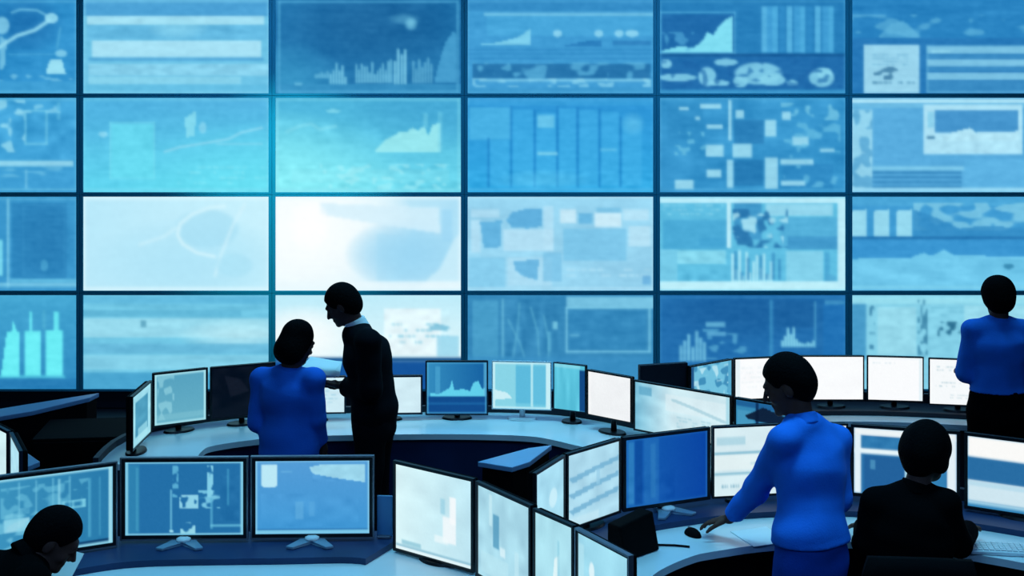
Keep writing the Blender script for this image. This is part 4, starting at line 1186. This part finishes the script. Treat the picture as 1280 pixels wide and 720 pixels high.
# leaning person at the right console
s0 = 270
side = unit((.9, .42, 0))
J = dict(side=side, pelvis=W(1013, 688, 274), waist=W(1012, 640, 273), chest=W(1013, 588, 271), neck=W(1003, 522, 270), head=W(984, 478, 268),
         shL=W(978, 551, 274), shR=W(1046, 548, 266), elL=W(945, 612, 266), elR=W(1050, 625, 268), wrL=W(912, 648, 261), F=A3(-.84, .32, -.42), U=A3(-.35, .1, 1))
J['wrR'] = J['elR'] + A3(-.12, .17, -.1)
J.update(hdL=A3(-.75, .5, -.3), pnL=A3(-.3, .2, -.9), hdR=A3(-.6, .6, -.4), pnR=A3(0, -.1, -1))
legs(J, .1)
person('person in bright blue long-sleeved shirt leaning with one hand on the right console desk', J,
       dict(hair='short', hem=.925, top='shirt', top_name='shirt', legs='trouser_blue', belt=1.0, build=1.02, flare=.012, sleeve=.93, curl=.32, head=1.14), h=.005)

# seated person in black
s0 = 274
side = unit((.97, -.25, 0))
J = dict(side=side, pelvis=W(1136, 772, 277), waist=W(1136, 728, 276), chest=W(1137, 674, 275), neck=W(1145, 608, 273), head=W(1158, 563, 271),
         shL=W(1095, 630, 273), shR=W(1183, 630, 276), elL=W(1083, 680, 272), elR=W(1199, 682, 274), F=A3(.72, .62, -.3), U=A3(.1, .1, 1))
J['wrL'] = J['elL'] + A3(.05, .22, .01)
J['wrR'] = W(1212, 660, 264)
J.update(hdL=A3(.3, .9, -.1), pnL=A3(.1, -.1, -1), hdR=A3(.05, .95, -.05), pnR=A3(-.1, -.1, -1))
fw = unit(np.cross((0, 0, 1), side))
for s_, q in (('L', -1), ('R', 1)):
    J['kn' + s_] = J['pelvis'] + side * q * .11 + fw * .40 + A3(0, 0, -.03)
    J['an' + s_] = A3(*(J['pelvis'] + side * q * .11 + fw * .36)[:2], .085)
J['toe'] = fw
SEAT5 = J['pelvis']
person('person in black seated with back turned at the right console, short dark hair', J,
       dict(hair='crop_bob', hem=.52, top='black', top_name='sweater', legs='black', belt=.62, build=1.08, sleeve=.9, head=1.12, hairw=.1, hairfold=.0045))

# seated person at front left
side = unit((.78, -.62, 0))
J = dict(side=side, pelvis=W(-32, 862, 330), waist=W(-22, 810, 326), chest=W(-2, 752, 322), neck=W(34, 694, 317), head=W(69, 671, 314),
         shL=W(-24, 705, 311), shR=W(40, 728, 329), elL=W(-36, 762, 314), elR=W(58, 800, 325), F=A3(.74, .2, -.62), U=A3(.5, .1, 1))
J['wrL'] = W(20, 736, 304)
J['wrR'] = W(68, 774, 309)
J.update(hdL=A3(.8, .3, .2), pnL=A3(.3, .1, .9), hdR=A3(.2, .45, .8), pnR=A3(-.3, .7, -.3))
fw = unit(np.cross((0, 0, 1), side))
for s_, q in (('L', -1), ('R', 1)):
    J['kn' + s_] = J['pelvis'] + side * q * .11 + fw * .34 + A3(0, 0, -.03)
    J['an' + s_] = A3(*(J['pelvis'] + side * q * .11 + fw * .3)[:2], .085)
J['toe'] = fw
SEAT6, FW6 = J['pelvis'], fw
person('person in black seated at front left, head bowed over white paper', J,
       dict(hair='short', hem=.52, top='black', top_name='jumper', legs='black', belt=.62, build=1.0, sleeve=.93))
t = thing('paper_sheet', 'white paper held under the chin of the front left seated person', 'paper', W(79, 711, 303) + A3(.012, .02, .01))
obj('sheet', boxbm((0, 0, 0), (.085, .003, .12), Matrix.Rotation(math.radians(-48), 3, 'X') @ Matrix.Rotation(math.radians(14), 3, 'Y')), M['paper'], t)


# ------------------------------------------------------------------ chairs
def chair(label, p, fwd, top=.93, hw=.225):
    rz = math.atan2(-fwd[0], fwd[1])
    t = thing('office_chair', label, 'chair', (p[0], p[1], 0), rz)
    seat_z = p[2] - .185
    obj('seat', boxbm((0, .0, seat_z - .04), (.43, .4, .075), bev=.03, seg=3), M['mesh_fab'], t, True)
    bm = bmesh.new()
    n, m = 9, 7
    V = []
    for k in (0, 1):
        for j in range(m):
            for i in range(n):
                u, v = i / (n - 1) * 2 - 1, j / (m - 1)
                w = hw * (1 - .18 * v ** 3)
                V.append(bm.verts.new((u * w, -.235 + .05 * u * u - .03 * v - .035 * k, seat_z + .09 + v * (top - seat_z - .09) - .02 * u * u * v)))
    g = lambda k, j, i: V[k * n * m + j * n + i]
    for j in range(m - 1):
        for i in range(n - 1):
            bm.faces.new((g(0, j, i), g(0, j, i + 1), g(0, j + 1, i + 1), g(0, j + 1, i)))
            bm.faces.new((g(1, j, i), g(1, j + 1, i), g(1, j + 1, i + 1), g(1, j, i + 1)))
    for i in range(n - 1):
        bm.faces.new((g(0, 0, i), g(1, 0, i), g(1, 0, i + 1), g(0, 0, i + 1)))
        bm.faces.new((g(0, m - 1, i), g(0, m - 1, i + 1), g(1, m - 1, i + 1), g(1, m - 1, i)))
    for j in range(m - 1):
        bm.faces.new((g(0, j, 0), g(0, j + 1, 0), g(1, j + 1, 0), g(1, j, 0)))
        bm.faces.new((g(0, j, n - 1), g(1, j, n - 1), g(1, j + 1, n - 1), g(0, j + 1, n - 1)))
    obj('backrest', bm, M['mesh_fab'], t, True)
    obj('back_bracket', tubebm([(0, -.1, seat_z - .085), (0, -.25, seat_z - .06), (0, -.288, seat_z + .05), (0, -.29, seat_z + .2)], .018, 10), M['blacky'], t, True)
    obj('gas_stem', tubebm([(0, .03, .1), (0, .03, .25), (0, .03, .26), (0, .03, seat_z - .07)], [.03, .03, .02, .02], 14), M['chrome'], t, True)
    bm = bmesh.new()
    for k in range(5):
        a = k * 2 * math.pi / 5 + .3
        tube(bm, [(.02 * math.cos(a), .03 + .02 * math.sin(a), .1), (.21 * math.cos(a), .03 + .21 * math.sin(a), .075)], [.026, .016], 8)
    obj('star_base', bm, M['blacky'], t, True)
    for k in range(5):
        a = k * 2 * math.pi / 5 + .3
        c = A3(.21 * math.cos(a), .03 + .21 * math.sin(a), .031)
        e = A3(-math.sin(a), math.cos(a), 0)
        obj('caster', tubebm([c - .024 * e, c - .02 * e, c + .02 * e, c + .024 * e], [.022, .03, .03, .022], 14), M['blacky'], t, True)
    return t


chair('black office chair under the seated person in black at right console', SEAT5 + A3(0, 0, .0), unit((.1, .99, 0)), .97, .27)
chair('black office chair under the seated person at front left', SEAT6, FW6, .84)

# ------------------------------------------------------------------ other furniture
# blue-topped cabinet between the consoles
def cabinet(name, label, cat, poly, z, top, body='panel', inset=.03):
    t = thing(name, label, cat)
    P = np.array([XY(a, (b - HORIZON) / (EYE - z)) for a, b in poly])
    c = P.mean(0)
    Q = c + (P - c) * (1 - inset / np.linalg.norm(P - c, axis=1))[:, None]
    obj('top', prism(P, z - .03, z, .004), M[top], t)
    obj('carcass', prism(Q, .06, z - .03), M[body], t)
    Q2 = c + (P - c) * (1 - 2.2 * inset / np.linalg.norm(P - c, axis=1))[:, None]
    obj('plinth', prism(Q2, 0, .06), M['blacky'], t)
    return t


cabinet('side_cabinet', 'low black cabinet with blue wedge-shaped top between the curved consoles', 'cabinet', [(597, 577), (640, 584), (662, 577), (690, 556), (660, 560)], .82, 'desk_blue', 'blacky')
cabinet('low_counter', 'long black counter with narrow blue top at far left', 'counter', [(-80, 534), (40, 514), (112, 497), (124, 491), (30, 506), (-80, 524)], .82, 'desk_blue', 'blacky', .02)
cabinet('side_desk', 'small dark side desk with pale corner, at left edge behind front monitor', 'desk', [(-40, 588), (28, 586), (50, 577), (30, 563), (-40, 560)], .8, 'desk_blue', 'blacky')
# dark equipment cabinets that close the left of the room view
t = thing('equipment_cabinet', 'black equipment cabinet left of the far curved console', 'cabinet', (XY(112, 190)[0], XY(112, 190)[1], 0), .12)
obj('carcass', boxbm((0, 0, .40), (.62, .5, .7), bev=.008), M['blacky'], t)
obj('plinth', boxbm((0, 0, .025), (.58, .46, .05)), M['blacky'], t)
for q in (-1, 1):
    d = obj('door', boxbm((q * .153, -.258, .40), (.295, .016, .66), bev=.004), M['blacky'], t)
    obj('handle', tubebm([(q * .03, -.275, .38), (q * .03, -.283, .39), (q * .03, -.283, .49), (q * .03, -.275, .5)], .005, 8), M['steel'], d)
# two edge-on monitors at the left edge of the photo
c1 = mp((206, 238, 244)); c1.noise((0, 0, 100, 100), 20, 12, 10, 4)
ta = monitor('bright monitor seen at a slant, cut by left edge of the photo', -46, 224, 10.5, 240, 1.2, .9, c1.done(), .016, 'navy', z_desk=.8, group='slanting monitors at left edge')
c1 = mp((170, 220, 236)); c1.noise((0, 0, 100, 100), 20, 12, 10, 6)
tb = monitor('narrow bright monitor seen nearly edge-on, second from left edge of the photo', 12.5, 240.5, 25, 254, 1.2, .9, c1.done(), .01, 'navy', z_desk=.8, group='slanting monitors at left edge')
# acrylic divider between the front monitors
t = thing('desk_divider', 'light blue upright divider between front left monitors and tall white monitor', 'divider', (*XY(481, 262.5), DESK_Z + RISER_H + .001), -.1)
obj('divider_panel', boxbm((0, .0, .1), (.075, .012, .195), bev=.004), M['glass'], t)
obj('divider_foot', boxbm((0, .0, .006), (.06, .06, .012), bev=.003), M['steel'], t)


def on_desk(px, py, z=DESK_Z):
    s = (py - HORIZON) / (EYE - z)
    return A3((px - MIDX) / s, F_PX / s, z)


# keyboards, mice, papers, cup
def keyboard(label, px, py, rz, m='plastic', n=None):
    t = thing('keyboard', label, 'keyboard', on_desk(px, py), rz, 'keyboards')
    obj('keyboard_case', boxbm((0, 0, .0105), (.4, .13, .018), bev=.005), M[m], t)
    bm = bmesh.new()
    for r in range(5):
        for k in range(15):
            box(bm, (-.182 + k * .026, .046 - r * .023, .022), (.021, .018, .008))
    o = obj('keys', bm, M['blacky' if m == 'plastic' else 'whitepl'], t)
    return t


def mouse(label, px, py, rz, m='blacky'):
    t = thing('computer_mouse', label, 'mouse', on_desk(px, py), rz, 'computer mice')
    bm = bmesh.new()
    bmesh.ops.create_uvsphere(bm, u_segments=20, v_segments=12, radius=1)
    bmesh.ops.scale(bm, vec=(.032, .055, .034), verts=bm.verts)
    bmesh.ops.bisect_plane(bm, geom=list(bm.verts) + list(bm.edges) + list(bm.faces), plane_co=(0, 0, 0), plane_no=(0, 0, 1), clear_inner=True)
    bmesh.ops.holes_fill(bm, edges=bm.edges)
    bmesh.ops.translate(bm, vec=(0, 0, .001), verts=bm.verts)
    b = obj('mouse_shell', bm, M[m], t, True)
    obj('scroll_wheel', tubebm([(-.004, .03, .028), (.004, .03, .028)], .007, 12), M['steel'], t)


mouse('dark computer mouse on the right console desk below the deep blue monitor', 866, 669, .5)
keyboard('white keyboard on the right console desk at right edge of the photo', 1266, 690, -.14, 'whitepl')
def sheet(label, px, py, rz, w=.21, d=.297):
    p = on_desk(px, py)
    o = obj('paper_sheet', boxbm((0, 0, .0016), (w, d, .002)), M['paper'])
    o.location = Vector(p.tolist())
    o.rotation_euler = (0, 0, rz)
    tag(o, label, 'paper', 'sheets of paper lying on the desks')


sheet('white paper sheet on the right console desk just right of the leaning hand', 950, 671, .35, .2, .22)
# black wedge box on the right desk
t = thing('equipment_box', 'black wedge-shaped box on the right console desk behind the slanting front row', 'box', on_desk(791, 690), .72)
bm = bmesh.new()
for v in ((-.12, -.07, .002), (.11, -.07, .002), (.11, .05, .002), (-.12, .05, .002), (-.14, -.05, .16), (.085, -.05, .185), (.085, .03, .185), (-.14, .03, .16)):
    bm.verts.new(v)
bm.verts.ensure_lookup_table()
for f in ((0, 1, 2, 3), (4, 5, 6, 7), (0, 1, 5, 4), (1, 2, 6, 5), (2, 3, 7, 6), (3, 0, 4, 7)):
    bm.faces.new([bm.verts[i] for i in f])
bmesh.ops.bevel(bm, geom=list(bm.edges), offset=.008, segments=2, profile=.5, affect='EDGES')
obj('box_body', bm, M['blacky'], t)
obj('cable', tubebm([(.1, .0, .02), (.14, -.02, .006), (.2, -.08, .006), (.24, -.14, .006)], .005, 8), M['blacky'], t, True)

# ------------------------------------------------------------------ ceiling lights (the room's lamps)
def ceiling_light(label, x, y, watts, rgb=(.16, .46, 1.0), size=(2.2, .5), spread=180):
    t = thing('ceiling_light', label, 'ceiling light', (x, y, CEIL - .001), 0, 'ceiling lights')
    obj('housing', boxbm((0, 0, -.035), (size[0] + .06, size[1] + .06, .07), bev=.008), M['whitepl'], t)
    obj('diffuser', boxbm((0, 0, -.075), (size[0], size[1], .012), bev=.003), M['lamp'], t)
    ld = bpy.data.lights.new('lamp', 'AREA')
    ld.shape = 'RECTANGLE'
    ld.size, ld.size_y = size
    ld.energy = watts
    ld.color = rgb
    ld.spread = math.radians(spread)
    lo_ = bpy.data.objects.new('lamp', ld)
    COL.objects.link(lo_)
    lo_.parent = t
    lo_.location = (0, 0, -.09)
    return t


for x, y, w in ((-2.6, 1.6, 42), (0.6, 1.6, 46), (3.4, 1.6, 58), (-2.0, 10.4, 30), (2.0, 10.4, 30)):
    ceiling_light('long ceiling light above the consoles', x, y, w)
for x, y, w in ((-1.7, 5.4, 13), (1.6, 5.8, 15), (-.4, 7.7, 19), (3.2, 7.9, 7)):
    ceiling_light('long ceiling light above the consoles', x, y, w, (.2, .72, 1.0), (2.0, .4), 75)

# unseen spot, added to imitate screen glow spilling onto the panel frames
t = thing('added_glow_spot', 'added unseen spot imitating screen glow on the video wall frames', 'added_glow_spot', (-1.9, 9.2, CEIL - .001))
aim = unit(A3(-2.05, WY, 1.95) - A3(-1.9, 9.2, CEIL - .12))
obj('spot_base', boxbm((0, 0, -.015), (.14, .14, .03), bev=.005), M['whitepl'], t)
obj('spot_arm', tubebm([(0, 0, -.03), (0, 0, -.12)], .012, 10), M['whitepl'], t, True)
c = A3(0, 0, -.12)
obj('spot_can', tubebm([c - .09 * aim, c - .08 * aim, c + .07 * aim, c + .08 * aim], [.04, .055, .06, .058], 20), M['whitepl'], t, True)
ld = bpy.data.lights.new('glow_lamp', 'SPOT')
ld.energy, ld.color, ld.spot_size, ld.spot_blend, ld.shadow_soft_size = 420, (.12, .9, 1.0), math.radians(38), 1.0, .05
lo_ = bpy.data.objects.new('glow_lamp', ld)
COL.objects.link(lo_)
lo_.parent = t
lo_.location = (c + .09 * aim).tolist()
lo_.rotation_euler = Vector(aim.tolist()).to_track_quat('-Z', 'Y').to_euler()

# ------------------------------------------------------------------ world, camera, view
wd = bpy.data.worlds.new('world')
sc.world = wd
wd.use_nodes = True
wd.node_tree.nodes['Background'].inputs[0].default_value = (.01, .03, .08, 1)
wd.node_tree.nodes['Background'].inputs[1].default_value = .3
cam = bpy.data.cameras.new('camera')
co = bpy.data.objects.new('camera', cam)
COL.objects.link(co)
co.location = (0, 0, EYE)
co.rotation_euler = (math.pi / 2, 0, 0)
cam.sensor_width = 36
cam.lens = 36 * F_PX / 1280
cam.shift_y = -(360 - HORIZON) / 1280
cam.clip_start = .1
cam.clip_end = 60
sc.camera = co
sc.view_settings.view_transform = 'Standard'
sc.view_settings.look = 'None'
sc.view_settings.gamma = 1
sc.view_settings.exposure = 0
sc.view_settings.use_curve_mapping = False
sc.cycles.max_bounces = 5
